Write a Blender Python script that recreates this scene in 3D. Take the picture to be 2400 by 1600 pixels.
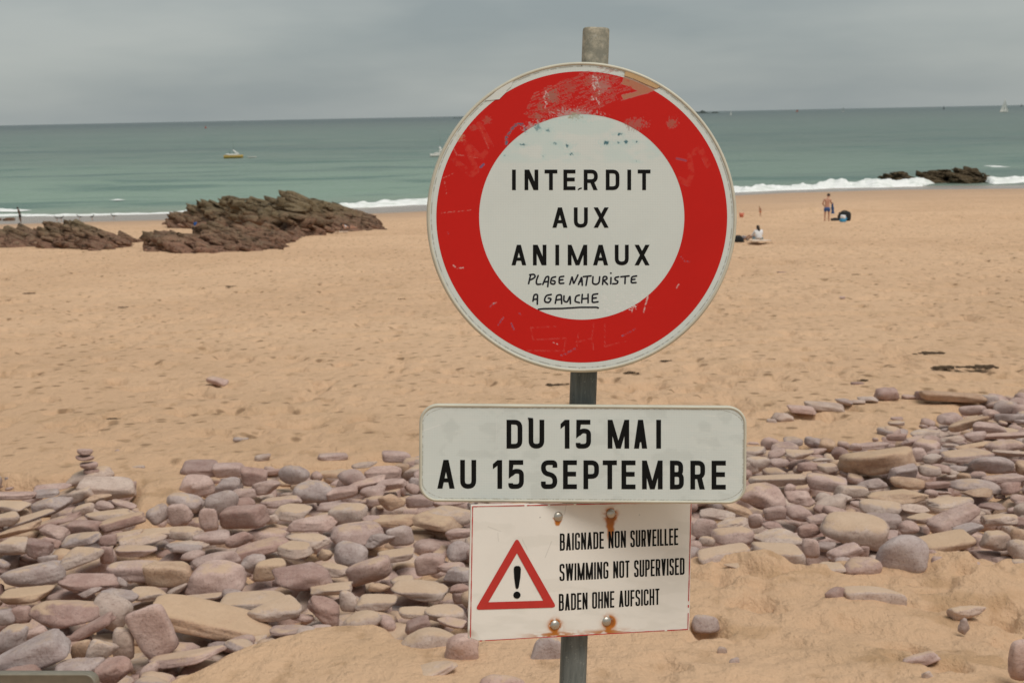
import bpy, bmesh, math, random
import numpy as np
from mathutils import Vector, Matrix

# ------------------------------------------------------------ camera, world, sun, exposure
scene = bpy.context.scene
COL = scene.collection
for o in list(bpy.data.objects): bpy.data.objects.remove(o)
CAMZ = 11.0
FPX = 3333.3                       # focal length in pixels of the 2400 px wide photograph
PITCH = math.atan(530 / FPX); ROLL = math.atan(48 / 2400)
F = np.array([0, math.cos(PITCH), -math.sin(PITCH)])
_R0 = np.array([1.0, 0, 0]); _U0 = np.array([0, math.sin(PITCH), math.cos(PITCH)])
R = math.cos(ROLL) * _R0 - math.sin(ROLL) * _U0
U = math.sin(ROLL) * _R0 + math.cos(ROLL) * _U0
CAM = np.array([0, 0, CAMZ])
cam = bpy.data.cameras.new('camera'); camo = bpy.data.objects.new('camera', cam); COL.objects.link(camo)
camo.matrix_world = Matrix(((R[0], U[0], -F[0], 0), (R[1], U[1], -F[1], 0), (R[2], U[2], -F[2], CAMZ), (0, 0, 0, 1)))
cam.sensor_width = 36; cam.lens = 50; cam.clip_start = .05; cam.clip_end = 90000
cam.dof.use_dof = True; cam.dof.focus_distance = 3.02; cam.dof.aperture_fstop = 13
scene.camera = camo

SUN = Vector((0.30, -0.30, 0.905)).normalized()
world = bpy.data.worlds.new('World'); scene.world = world; world.use_nodes = True
wn = world.node_tree.nodes; wl = world.node_tree.links; wn.clear()
def W(t, **k):
    n = wn.new(t)
    for a, b in k.items(): setattr(n, a, b)
    return n
sky = W('ShaderNodeTexSky', sky_type='NISHITA', sun_disc=False)
sky.sun_elevation = math.asin(SUN.z); sky.sun_rotation = math.atan2(SUN.x, SUN.y)
tc = W('ShaderNodeTexCoord'); mp = W('ShaderNodeMapping'); mp.inputs['Scale'].default_value = (1.5, 1.5, 6.5)
mp.inputs['Rotation'].default_value = (0, math.radians(2.5), 0)
nz = W('ShaderNodeTexNoise'); nz.inputs['Scale'].default_value = 1.6; nz.inputs['Detail'].default_value = 5; nz.inputs['Roughness'].default_value = .5
rp = W('ShaderNodeValToRGB')
rp.color_ramp.elements[0].position = .38; rp.color_ramp.elements[0].color = (1.78, 2.02, 2.06, 1)
rp.color_ramp.elements[1].position = .62; rp.color_ramp.elements[1].color = (2.66, 2.82, 2.72, 1)
mx = W('ShaderNodeMixRGB'); mx.inputs[0].default_value = .94
bg = W('ShaderNodeBackground'); bg.inputs['Strength'].default_value = .1; wo = W('ShaderNodeOutputWorld')
wl.new(tc.outputs['Generated'], mp.inputs[0]); wl.new(mp.outputs[0], nz.inputs['Vector']); wl.new(nz.outputs['Fac'], rp.inputs[0])
wl.new(sky.outputs[0], mx.inputs[1]); wl.new(rp.outputs[0], mx.inputs[2]); wl.new(mx.outputs[0], bg.inputs[0]); wl.new(bg.outputs[0], wo.inputs[0])
sl = bpy.data.lights.new('sun', 'SUN'); sl.energy = 1.5; sl.angle = math.radians(38); sl.color = (1, .955, .88)
so = bpy.data.objects.new('sun', sl); COL.objects.link(so); so.rotation_euler = SUN.to_track_quat('Z', 'Y').to_euler()
scene.view_settings.view_transform = 'Standard'; scene.view_settings.look = 'None'
scene.view_settings.exposure = 0.64; scene.view_settings.gamma = 1; scene.view_settings.use_curve_mapping = False
scene.render.engine = 'CYCLES'; scene.render.resolution_x = 1024; scene.render.resolution_y = 682
scene.cycles.max_bounces = 5

# ------------------------------------------------------------ numpy noise
def _h(ix, iy, iz, s):
    n = (ix.astype(np.int64) * 374761393 + iy.astype(np.int64) * 668265263 + iz.astype(np.int64) * 1274126177 + s * 974634777) & 0xffffffff
    n = ((n ^ (n >> 13)) * 1274126177) & 0xffffffff
    n = ((n ^ (n >> 16)) * 2246822519) & 0xffffffff
    return ((n ^ (n >> 15)) & 0xffff) / 65535.0
def noise(x, y, z=0.0, s=0):
    x, y, z = np.broadcast_arrays(np.asarray(x, float), np.asarray(y, float), np.asarray(z, float))
    ix, iy, iz = np.floor(x), np.floor(y), np.floor(z)
    fx, fy, fz = x - ix, y - iy, z - iz
    fx = fx * fx * (3 - 2 * fx); fy = fy * fy * (3 - 2 * fy); fz = fz * fz * (3 - 2 * fz)
    r = 0
    for a in (0, 1):
        for b in (0, 1):
            for c in (0, 1):
                r = r + _h(ix + a, iy + b, iz + c, s) * (fx if a else 1 - fx) * (fy if b else 1 - fy) * (fz if c else 1 - fz)
    return r * 2 - 1
def fbm(x, y, z=0.0, s=0, o=4, g=.5):
    r = 0; a = 1.0; k = 1.0
    for i in range(o):
        r = r + a * noise(np.asarray(x) * k, np.asarray(y) * k, np.asarray(z) * k, s + i * 17); a *= g; k *= 2.03
    return r
def sm(a, b, x):
    t = np.clip((np.asarray(x, float) - a) / (b - a), 0, 1); return t * t * (3 - 2 * t)

# ------------------------------------------------------------ ground shape and pixel helpers
_ty = np.arange(-40, 400, .5)
_tz = np.interp(_ty, [-40, 1, 6.4, 8.5, 13, 57, 85, 150, 175, 190, 260, 400], [9.6, 9.4, 7.98, 7.86, 7.84, 5.7, 4.24, .9, 0, -.5, -3.5, -8])
_k = np.hanning(9); _k /= _k.sum(); _tz = np.concatenate([_tz[:4], np.convolve(_tz, _k, 'valid'), _tz[-4:]])
def shore(x): return np.interp(x, [-300, -52, -16, 33, 45, 71, 300], [166, 173, 179, 201, 203, 198, 194])
def base_z(x, y):
    ys = y - (shore(x) - 175) * sm(90, 170, y)
    return np.interp(ys, _ty, _tz)
def ray(px, py):
    d = F + R * ((px - 1200) / FPX) + U * ((800 - py) / FPX); return d
def at(px, py, y):
    """point on the sight line of a pixel at distance y along the ground"""
    d = ray(px, py); return CAM + d * (y / d[1])
def gp(px, py, z0=None):
    """where the sight line of a pixel meets the ground (or the level z0)"""
    d = ray(px, py)
    if z0 is not None: return CAM + d * ((z0 - CAMZ) / d[2])
    lo, hi = 5.0, 400.0
    ts = np.concatenate([np.arange(5, 30, .25), np.arange(30, 400, 1.0)])
    P = CAM[None] + d[None] * ts[:, None]
    below = P[:, 2] < base_z(P[:, 0], P[:, 1])
    i = int(np.argmax(below)) if below.any() else len(ts) - 1
    lo, hi = ts[max(i - 1, 0)], ts[i]
    for _ in range(22):
        m = (lo + hi) / 2; q = CAM + d * m
        if q[2] < base_z(q[0], q[1]): hi = m
        else: lo = m
    return CAM + d * hi

# ------------------------------------------------------------ object helpers
def tag(o, label=None, cat=None, group=None, kind=None):
    if label: o['label'] = label
    if cat: o['category'] = cat
    if group: o['group'] = group
    if kind: o['kind'] = kind
    return o
def empty(name, loc=(0, 0, 0), **k):
    o = bpy.data.objects.new(name, None); COL.objects.link(o); o.location = loc; o.empty_display_size = .1
    return tag(o, **k)
def link(name, me, mat=None, parent=None, loc=None, smooth=True, **k):
    o = bpy.data.objects.new(name, me); COL.objects.link(o)
    if mat is not None and len(me.materials) == 0: me.materials.append(mat)
    if parent is not None: o.parent = parent
    if loc is not None: o.location = loc
    return tag(o, **k)
def npmesh(name, V, Fc, smooth=True, col=None):
    V = np.asarray(V, np.float32); me = bpy.data.meshes.new(name)
    if isinstance(Fc, np.ndarray):
        n = Fc.shape[1]; me.vertices.add(len(V)); me.vertices.foreach_set('co', V.ravel())
        me.loops.add(Fc.size); me.loops.foreach_set('vertex_index', Fc.ravel().astype(np.int32))
        me.polygons.add(len(Fc)); me.polygons.foreach_set('loop_start', np.arange(0, Fc.size, n, dtype=np.int32))
        me.update(calc_edges=True)
    else:
        me.from_pydata([tuple(map(float, v)) for v in V], [], Fc); me.update()
    if smooth and len(me.polygons): me.polygons.foreach_set('use_smooth', np.ones(len(me.polygons), bool))
    if col is not None:
        a = me.color_attributes.new('tone', 'FLOAT_COLOR', 'POINT'); a.data.foreach_set('color', np.asarray(col, np.float32).ravel())
    return me
def gridfaces(nr, nc, wrap=False):
    i = np.arange(nr - 1)[:, None]; j = np.arange(nc if wrap else nc - 1)[None]
    a = i * nc + j; b = i * nc + (j + 1) % nc
    return np.stack([a, b, b + nc, a + nc], -1).reshape(-1, 4)
def bm_mesh(name, bm, smooth=False):
    me = bpy.data.meshes.new(name); bm.to_mesh(me); bm.free()
    if smooth: me.polygons.foreach_set('use_smooth', np.ones(len(me.polygons), bool))
    return me
def tube_mesh(name, pts, rad, seg=8):
    """a tapering tube along points"""
    pts = [Vector(p) for p in pts]; rad = rad if isinstance(rad, (list, tuple)) else [rad] * len(pts)
    V = []; Fc = []
    for i, p in enumerate(pts):
        t = (pts[min(i + 1, len(pts) - 1)] - pts[max(i - 1, 0)]).normalized()
        u = t.orthogonal().normalized(); w = t.cross(u)
        for k in range(seg):
            a = 2 * math.pi * k / seg; V.append(p + (u * math.cos(a) + w * math.sin(a)) * rad[i])
    for i in range(len(pts) - 1):
        for k in range(seg):
            a = i * seg + k; b = i * seg + (k + 1) % seg; Fc.append((a, b, b + seg, a + seg))
    Fc.append(tuple(range(seg))[::-1]); Fc.append(tuple(range((len(pts) - 1) * seg, len(pts) * seg)))
    return npmesh(name, V, Fc)

# ------------------------------------------------------------ materials
class M:
    def __init__(s, name, rough=.8, spec=.5):
        s.m = bpy.data.materials.new(name); s.m.use_nodes = True; s.t = s.m.node_tree; s.n = s.t.nodes
        s.b = s.n['Principled BSDF']; s.b.inputs['Roughness'].default_value = rough; s.b.inputs['Specular IOR Level'].default_value = spec
    def new(s, t, ins=None, **k):
        n = s.n.new(t)
        for a, b in k.items(): setattr(n, a, b)
        for a, b in (ins or {}).items(): s.set(n.inputs[a], b)
        return n
    def set(s, sock, v):
        if hasattr(v, 'is_output') or isinstance(v, bpy.types.NodeSocket): s.t.links.new(v, sock)
        elif isinstance(v, (tuple, list)) and len(v) == 3 and sock.type == 'RGBA': sock.default_value = (*v, 1)
        else: sock.default_value = v
    def base(s, v): s.set(s.b.inputs['Base Color'], v)
    def math(s, op, a, b=0.0, c=0.0, clamp=False):
        n = s.n.new('ShaderNodeMath'); n.operation = op; n.use_clamp = clamp
        s.set(n.inputs[0], a); s.set(n.inputs[1], b); s.set(n.inputs[2], c); return n.outputs[0]
    def mix(s, f, a, b, mode='MIX'):
        n = s.n.new('ShaderNodeMixRGB'); n.blend_type = mode; s.set(n.inputs[0], f); s.set(n.inputs[1], a); s.set(n.inputs[2], b); return n.outputs[0]
    def step(s, v, lo, hi):
        n = s.n.new('ShaderNodeMapRange'); n.interpolation_type = 'SMOOTHSTEP'; s.set(n.inputs['Value'], v)
        n.inputs['From Min'].default_value = lo; n.inputs['From Max'].default_value = hi; return n.outputs[0]
    def coord(s, which='Object', scale=(1, 1, 1)):
        c = s.n.new('ShaderNodeTexCoord'); m = s.n.new('ShaderNodeMapping'); m.inputs['Scale'].default_value = scale
        s.t.links.new(c.outputs[which], m.inputs[0]); return m.outputs[0]
    def pos(s, scale=(1, 1, 1)):
        c = s.n.new('ShaderNodeNewGeometry'); m = s.n.new('ShaderNodeMapping'); m.inputs['Scale'].default_value = scale
        s.t.links.new(c.outputs['Position'], m.inputs[0]); return m.outputs[0]
    def noise(s, vec, scale, detail=4, rough=.5, dist=0):
        n = s.n.new('ShaderNodeTexNoise'); s.set(n.inputs['Vector'], vec); n.inputs['Scale'].default_value = scale
        n.inputs['Detail'].default_value = detail; n.inputs['Roughness'].default_value = rough; n.inputs['Distortion'].default_value = dist
        return n.outputs['Fac']
    def bump(s, h, strength=.4, dist=.01):
        n = s.n.new('ShaderNodeBump'); n.inputs['Strength'].default_value = strength; n.inputs['Distance'].default_value = dist
        s.set(n.inputs['Height'], h); s.t.links.new(n.outputs[0], s.b.inputs['Normal']); return n
    def attr(s, name='tone'):
        n = s.n.new('ShaderNodeAttribute'); n.attribute_name = name; return n
def plain(name, col, rough=.75, var=.12, scale=30, spec=.4, metal=0):
    m = M(name, rough, spec); v = m.noise(m.coord(), scale, 3)
    m.base(m.mix(v, tuple(c * (1 - var) for c in col), tuple(min(1, c * (1 + var)) for c in col)))
    m.b.inputs['Metallic'].default_value = metal
    return m.m

SAND_A, SAND_B = (.71, .472, .302), (.65, .425, .268)
# --- sand
m = M('sand', .95, .15)
P = m.pos()
big = m.noise(P, .12, 3); mid = m.noise(P, 1.1, 4); fine = m.noise(P, 9, 6, .72); grain = m.noise(P, 70, 3, .7)
c = m.mix(m.step(big, .35, .65), SAND_A, SAND_B)
c = m.mix(m.math('MULTIPLY', m.step(mid, .5, .72), .22), c, (.45, .295, .165))
c = m.mix(m.math('MULTIPLY', m.step(fine, .55, .8), .35), c, (.42, .27, .15))
sepY = m.new('ShaderNodeSeparateXYZ', {0: P})
c = m.mix(m.math('MULTIPLY', m.step(grain, .52, .75), .20), c, (.40, .25, .14)); c = m.mix(m.math('MULTIPLY', m.step(grain, .42, .28), .22), c, (.80, .60, .42))
# little pits and scuffs, their shade painted dark into the sand colour, wide ones on the open beach
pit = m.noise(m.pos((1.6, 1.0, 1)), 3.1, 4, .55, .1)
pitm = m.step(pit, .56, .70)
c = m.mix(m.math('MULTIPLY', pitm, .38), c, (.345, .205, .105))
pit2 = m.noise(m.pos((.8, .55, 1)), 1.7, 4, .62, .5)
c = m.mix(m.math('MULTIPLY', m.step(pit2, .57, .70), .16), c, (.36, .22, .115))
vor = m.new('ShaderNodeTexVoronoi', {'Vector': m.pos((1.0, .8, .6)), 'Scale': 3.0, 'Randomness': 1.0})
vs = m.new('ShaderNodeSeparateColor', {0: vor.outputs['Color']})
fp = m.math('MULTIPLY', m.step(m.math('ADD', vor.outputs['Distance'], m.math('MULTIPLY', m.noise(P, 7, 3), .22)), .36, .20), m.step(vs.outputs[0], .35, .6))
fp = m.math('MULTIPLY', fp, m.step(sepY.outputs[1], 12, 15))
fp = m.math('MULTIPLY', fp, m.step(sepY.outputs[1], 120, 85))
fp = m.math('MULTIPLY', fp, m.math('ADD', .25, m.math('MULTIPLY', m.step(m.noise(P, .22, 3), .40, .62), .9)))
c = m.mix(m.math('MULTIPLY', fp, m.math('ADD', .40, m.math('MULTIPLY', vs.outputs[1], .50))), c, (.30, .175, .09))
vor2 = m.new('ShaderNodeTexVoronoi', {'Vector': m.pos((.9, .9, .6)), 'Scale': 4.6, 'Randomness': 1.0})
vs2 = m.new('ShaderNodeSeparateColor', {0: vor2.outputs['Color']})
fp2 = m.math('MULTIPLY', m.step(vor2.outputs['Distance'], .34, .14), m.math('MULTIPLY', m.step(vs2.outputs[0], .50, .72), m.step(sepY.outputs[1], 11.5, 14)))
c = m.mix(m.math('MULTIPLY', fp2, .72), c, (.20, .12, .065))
# damp dug sand close to the foreground stones
far = m.step(sepY.outputs[1], 13, 9.4)
dmp = m.step(m.noise(m.pos((1, 1.5, 1)), 1.6, 4, .55, .15), .53, .70)
rightw = m.step(sepY.outputs[0], .4, 1.6)
c = m.mix(m.math('MULTIPLY', m.math('MULTIPLY', dmp, far), m.math('MULTIPLY', rightw, .42)), c, (.36, .21, .095))
# wet sand towards the water line
wz = m.math('ADD', sepY.outputs[2], m.math('MULTIPLY', m.math('SUBTRACT', m.noise(m.pos((.4, 1, 1)), .09, 3), .5), .8))
damp = m.step(wz, 3.3, 1.5); wet = m.step(wz, 1.55, 1.0)
c = m.mix(m.math('MULTIPLY', damp, .85), c, (.47, .315, .215)); c = m.mix(m.math('MULTIPLY', wet, .85), c, (.27, .215, .175))
m.base(c)
m.set(m.b.inputs['Roughness'], m.math('SUBTRACT', .95, m.math('MULTIPLY', wet, .68)))
m.set(m.b.inputs['Specular IOR Level'], m.math('ADD', .12, m.math('MULTIPLY', wet, .5)))
hgt = m.math('ADD', m.math('MULTIPLY', m.math('ADD', m.math('MULTIPLY', pit, 2.6), m.math('MULTIPLY', fp, 1.0)), -1.0), m.math('ADD', m.math('MULTIPLY', fine, 1.3), m.math('MULTIPLY', grain, .10)))
hgt = m.math('MULTIPLY', hgt, m.math('SUBTRACT', 1.0, wet))
m.bump(hgt, .9, .045)
SAND = m.m

# --- stone: tone attribute = rgb of the stone, alpha = how much sand lies on it
m = M('stone', .92, .18)
at_ = m.attr(); O = m.coord()
gm = m.new('ShaderNodeNewGeometry')
rnd = m.new('ShaderNodeObjectInfo').outputs['Random']
vadd = m.new('ShaderNodeVectorMath', operation='ADD'); m.set(vadd.inputs[0], m.pos()); O = vadd.outputs[0]
c = at_.outputs['Color']
mot = m.noise(O, 7, 4, .6); spk = m.noise(O, 55, 4, .7); spk2 = m.noise(O, 140, 2, .6)
c = m.mix(m.step(mot, .3, .75), m.mix(.38, c, (.20, .11, .085)), m.mix(.22, c, (.54, .45, .39)))
c = m.mix(m.math('MULTIPLY', m.step(spk, .50, .70), .5), c, (.19, .12, .105))
c = m.mix(m.math('MULTIPLY', m.step(spk2, .58, .72), .30), c, (.60, .52, .48))
lay = m.noise(m.pos((2, 2, 16)), 2.4, 3, .6, .8)
c = m.mix(m.math('MULTIPLY', m.step(lay, .55, .62), .18), c, (.16, .10, .09))
sx = m.new('ShaderNodeSeparateXYZ', {0: gm.outputs['Normal']})
sn = m.noise(O, 6.5, 6, .68, .5)
up = m.math('ADD', sx.outputs[2], m.math('MULTIPLY', m.math('SUBTRACT', sn, .5), 1.5))
sand = m.math('MULTIPLY', m.step(m.math('ADD', up, m.math('MULTIPLY', at_.outputs['Alpha'], .50)), 1.02, 1.34), m.step(at_.outputs['Alpha'], .02, .4))
c = m.mix(m.math('MULTIPLY', sand, .72), c, m.mix(m.noise(O, 60, 3, .6), (.52, .365, .245), (.60, .43, .29)))
m.base(c)
m.bump(m.math('ADD', m.math('MULTIPLY', spk, .5), m.math('MULTIPLY', mot, 1.2)), .85, .014)
STONE = m.m

# --- weathered outcrop rock
m = M('outcrop_rock', .9, .2)
P = m.pos(); s_ = m.new('ShaderNodeSeparateXYZ', {0: P})
n1 = m.noise(P, .55, 5, .6); n2 = m.noise(P, 3.0, 5, .7); oi = m.new('ShaderNodeObjectInfo').outputs['Random']
hz_ = m.math('ADD', m.math('SUBTRACT', s_.outputs[2], m.math('MULTIPLY', m.math('SUBTRACT', 88, s_.outputs[1]), .052)), m.math('MULTIPLY', m.math('SUBTRACT', n1, .5), 2.2))
c = m.mix(m.step(hz_, 4.2, 5.7), (.36, .195, .13), (.27, .20, .115))
c = m.mix(m.step(s_.outputs[1], 150, 175), c, (.10, .068, .034))
c = m.mix(m.math('MULTIPLY', oi, .45), c, (.075, .055, .036))
c = m.mix(m.math('MULTIPLY', m.step(n2, .5, .72), .70), c, (.34, .27, .175))
c = m.mix(m.math('MULTIPLY', m.step(n2, .47, .34), .8), c, (.035, .026, .018))  # crevice shade and bright high spots painted into the colour along the bump noise
m.base(c); m.bump(m.math('ADD', n2, m.noise(m.pos((.8, .8, 4)), 2.0, 4, .7, .6)), 1.0, .35); ROCK = m.m

# --- sea
m = M('sea_water', .32, .5)
P = m.pos(); s_ = m.new('ShaderNodeSeparateXYZ', {0: P}); Y = s_.outputs[1]
near = m.mix(m.step(m.math('SUBTRACT', Y, m.math('MULTIPLY', s_.outputs[0], .25)), 168, 215), (.27, .275, .205), (.215, .315, .235))
c = m.mix(m.step(Y, 200, 520), near, (.145, .20, .16))
c = m.mix(m.step(Y, 450, 2400), c, (.12, .148, .125)); c = m.mix(m.step(Y, 1100, 5000), c, (.045, .062, .064)); c = m.mix(m.math('MULTIPLY', m.step(m.math('DIVIDE', s_.outputs[0], Y), -.05, .3), .32), c, (.045, .085, .075))
st = m.noise(m.pos((.022, .05, 1)), 1.0, 6, .6, .3); st2 = m.noise(m.pos((.0035, .012, 1)), 1.0, 5, .6)
c = m.mix(m.math('MULTIPLY', m.step(st, .50, .62), .7), c, (.055, .135, .108))
c = m.mix(m.math('MULTIPLY', m.step(st2, .5, .62), .5), c, (.06, .11, .10))
c = m.mix(m.math('MULTIPLY', m.step(m.noise(m.pos((.05, .16, 1)), 1.0, 6, .7), .68, .76), .5), c, (.33, .40, .36))
m.base(c)
w1 = m.noise(m.pos((.16, .42, 1)), 1.0, 6, .65); m.bump(w1, 1.0, 1.3); SEA = m.m

# --- foam
m = M('foam', .6, .3)
f1 = m.noise(m.pos((.35, .9, 1)), 1.2, 6, .65); m.base(m.mix(m.step(f1, .32, .55), (.62, .66, .60), (.92, .92, .90))); m.bump(f1, .8, .3); FOAM = m.m

def layered(name, base, pattern=False, rough=.45, stain=.0):
    """painted plate: own colour, then the marks written into the tone attribute"""
    m = M(name, rough, .4); O = m.coord(); a = m.attr(); c = base
    dirt = m.noise(O, 6, 5, .6)
    c = m.mix(m.math('MULTIPLY', m.step(dirt, .4, .75), .22 + stain), c, tuple(x * .78 for x in base))
    if pattern:
        s3 = m.new('ShaderNodeSeparateXYZ', {0: O}); k = 2 * math.pi / .0105
        p = m.math('MULTIPLY', m.math('SINE', m.math('MULTIPLY', m.math('ADD', s3.outputs[0], s3.outputs[1]), k)),
                   m.math('SINE', m.math('MULTIPLY', m.math('SUBTRACT', s3.outputs[0], s3.outputs[1]), k)))
        c = m.mix(m.math('MULTIPLY', m.step(p, -.2, .75), .13), c, tuple(x * .72 for x in base))
    scr = m.noise(m.coord('Object', (5, 60, 5)), 1.6, 6, .8, 1.2)
    c = m.mix(m.math('MULTIPLY', m.step(scr, .68, .76), .10), c, (.75, .70, .64))
    c = m.mix(a.outputs['Alpha'], c, a.outputs['Color']); m.base(c)
    m.bump(m.noise(O, 90, 2), .05, .002)
    return m.m
PLATE = layered('plate_face', (.66, .70, .665), True, .5)
PANEL = layered('panel_face', (.66, .70, .665), True, .5, .03)
BOARD = layered('board_face', (.80, .755, .69), False, .45)
RED = layered('red_film', (.56, .010, .005), False, .55, .0); RED.node_tree.nodes['Principled BSDF'].inputs['Specular IOR Level'].default_value = .22
REDP = plain('red_print', (.50, .03, .022), .5, .12, 40)
BLACK = plain('black_film', (.006, .006, .0055), .6, .4, 60, .12)
MARKER = plain('marker_ink', (.016, .016, .022), .8, .5, 80, .12)
RIM = plain('plate_rim', (.56, .53, .43), .5, .22, 18)
TAPE = plain('tape_residue', (.55, .36, .18), .7, .15, 40)
STICK = plain('peeled_film', (.66, .68, .64), .5, .06, 20)
BOLT = plain('bolt_steel', (.52, .48, .42), .38, .2, 120, .5, .85)
# galvanised post
m = M('post_steel', .62, .35); O = m.coord('Object', (14, 14, 1.6)); g = m.noise(O, 3, 6, .7, .4); O2 = m.coord('Object', (1, 1, 1))
zc = m.new('ShaderNodeSeparateXYZ', {0: O2})
c = m.mix(m.step(g, .35, .68), (.085, .095, .088), (.19, .20, .185))
topc = m.mix(m.step(m.noise(O2, 22, 5, .7), .38, .66), (.22, .21, .165), (.52, .46, .35))
c = m.mix(m.step(zc.outputs[2], .34, .42), c, topc)
c = m.mix(m.math('MULTIPLY', m.step(m.noise(O2, 95, 3, .7), .6, .72), .4), c, (.40, .40, .36))
m.base(c); m.bump(g, .2, .002); m.b.inputs['Metallic'].default_value = .15; POST = m.m
WEED = plain('seaweed_dry', (.075, .045, .022), .9, .5, 14)
WHITE = plain('white_cloth', (.78, .78, .80), .8, .06, 9)
SKIN = plain('skin', (.50, .27, .185), .6, .10, 6)
SKINP = plain('skin_pale', (.55, .33, .23), .6, .10, 6)
HAIR = plain('dark_hair', (.03, .02, .014), .6, .3, 30)
BLUE = plain('blue_shorts', (.045, .10, .27), .8, .2, 9)
DENIM = plain('denim', (.03, .08, .20), .85, .25, 9)
PALEB = plain('pale_blue', (.30, .42, .48), .85, .15, 9)
CYAN = plain('cooler_blue', (.05, .26, .45), .6, .1, 9)
DARK = plain('dark_cloth', (.018, .02, .022), .85, .3, 9)
ORANGE = plain('orange_cloth', (.55, .17, .06), .8, .1, 9)
TOWEL = plain('towel', (.70, .54, .42), .95, .1, 12)
YEL = plain('yellow_hull', (.42, .29, .07), .5, .12, 3)
HULLW = plain('white_hull', (.66, .64, .58), .5, .08, 3)
SAIL = plain('sail_cloth', (.72, .72, .68), .8, .05, 2)
ISLE = plain('island_rock', (.045, .058, .055), .9, .2, .02)
REDB = plain('buoy_red', (.40, .08, .05), .6, .1, 5)
RAIL = plain('rail_metal', (.215, .19, .145), .5, .22, 60)
RUST = plain('rust', (.33, .10, .02), .9, .4, 200)

# ------------------------------------------------------------ ground
ys = [-30]
while ys[-1] < 6: ys.append(ys[-1] + (1.5 if ys[-1] < 0 else .25))
ys = list(ys)
while ys[-1] < 300: ys.append(ys[-1] + max(.022, ys[-1] * .0042))
ys = np.array(ys)
us = np.concatenate([np.linspace(-6, -.62, 40), np.linspace(-.60, -.425, 40), np.arange(-.42, .42, .0021), np.linspace(.425, .60, 40), np.linspace(.62, 6, 40)])
Yg, Ug = np.meshgrid(ys, us, indexing='ij'); Xg = Ug * np.maximum(np.abs(Yg), 6)
Zg = base_z(Xg, Yg)
# heaps lie in shallow scoops; loose sand is rumpled, the middle beach trodden, the shore smooth
trod = sm(11, 16, Yg) * (1 - sm(115, 140, Yg)); nearw = 1 - sm(11, 14, Yg)
Zg = Zg + fbm(Xg * .25, Yg * .25, s=3, o=3) * .06 * (1 - sm(130, 150, Yg))
Zg = Zg - np.maximum(0, fbm(Xg * 2.4, Yg * 2.0, s=11, o=3) - .2) * .13 * trod
Zg = Zg + fbm(Xg * .8, Yg * .9, s=14, o=2) * .015 * trod
rw = sm(.3, 1.6, Xg)
Zg = Zg + nearw * (fbm(Xg * 1.6, Yg * 1.9, s=5, o=4) * (.020 + .028 * rw) + fbm(Xg * 7, Yg * 9, s=7, o=3) * (.003 + .007 * rw))
Zg = Zg - nearw * rw * np.maximum(0, fbm(Xg * 2.6, Yg * 3.0, s=21, o=3) - .18) * .18
HL = [(-500, 1160), (0, 1133), (100, 1130), (165, 1112), (325, 1140), (330, 1195), (415, 1188), (425, 1092), (540, 1082), (700, 1096), (830, 1092), (900, 1068), (1130, 1062), (1350, 1075), (1130, 1470), (1060, 1510), (960, 1500), (890, 1468), (780, 1482), (650, 1515), (540, 1550), (400, 1600), (300, 1680), (-500, 1700)]
HR = [(1350, 1075), (1700, 1060), (1780, 1025), (2000, 1040), (2080, 1010), (2190, 985), (2230, 950), (2560, 905), (2900, 900), (2950, 1320), (2350, 1318), (2000, 1322), (1880, 1322), (1640, 1300), (1500, 1290), (1130, 1370)]
WPOLY = [[tuple(gp(x, y)[:2]) for x, y in poly] for poly in (HL, HR)]
def _pdist(X, Y, pts):
    r = np.zeros(X.shape, bool); d = np.full(X.shape, 1e9)
    for (x0, y0), (x1, y1) in zip(pts, pts[1:] + pts[:1]):
        c_ = (y0 > Y) != (y1 > Y); r ^= c_ & (X < (x1 - x0) * (Y - y0) / (y1 - y0 + 1e-12) + x0)
        dx, dy = x1 - x0, y1 - y0; t = np.clip(((X - x0) * dx + (Y - y0) * dy) / (dx * dx + dy * dy + 1e-9), 0, 1); d = np.minimum(d, np.hypot(X - x0 - t * dx, Y - y0 - t * dy))
    return np.where(r, d, -d)
_m = (Yg > 5) & (Yg < 22) & (np.abs(Xg) < 14); _x, _y = Xg[_m], Yg[_m]
_d = np.maximum(_pdist(_x, _y, WPOLY[0]), _pdist(_x, _y, WPOLY[1])) + .12 * fbm(_x * 1.5, _y * 1.5, s=77, o=3)
_k2 = sm(-.06, .16, _d); Zg[_m] = Zg[_m] * (1 - _k2) + (base_z(_x, _y) - .13 + .03 * fbm(_x * 2.5, _y * 2.5, s=78, o=3)) * _k2
def mound(px, py, w, d, h):
    global Zg
    g = gp(px, py); pm = FPX / g[1]
    Zg = Zg + h * np.exp(-(((Xg - g[0]) / (w / pm / 2)) ** 2 + ((Yg - g[1]) / d) ** 2) ** 1.3)
for a in [(690, 1520, 420, .3, .02), (1820, 1345, 500, .5, .07), (2120, 1325, 340, .3, .09), (2330, 1330, 300, .4, .08), (1740, 1335, 220, .25, .06), (2060, 1420, 300, .35, .05), (2180, 1560, 360, .4, .06)]: mound(*a)
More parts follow.
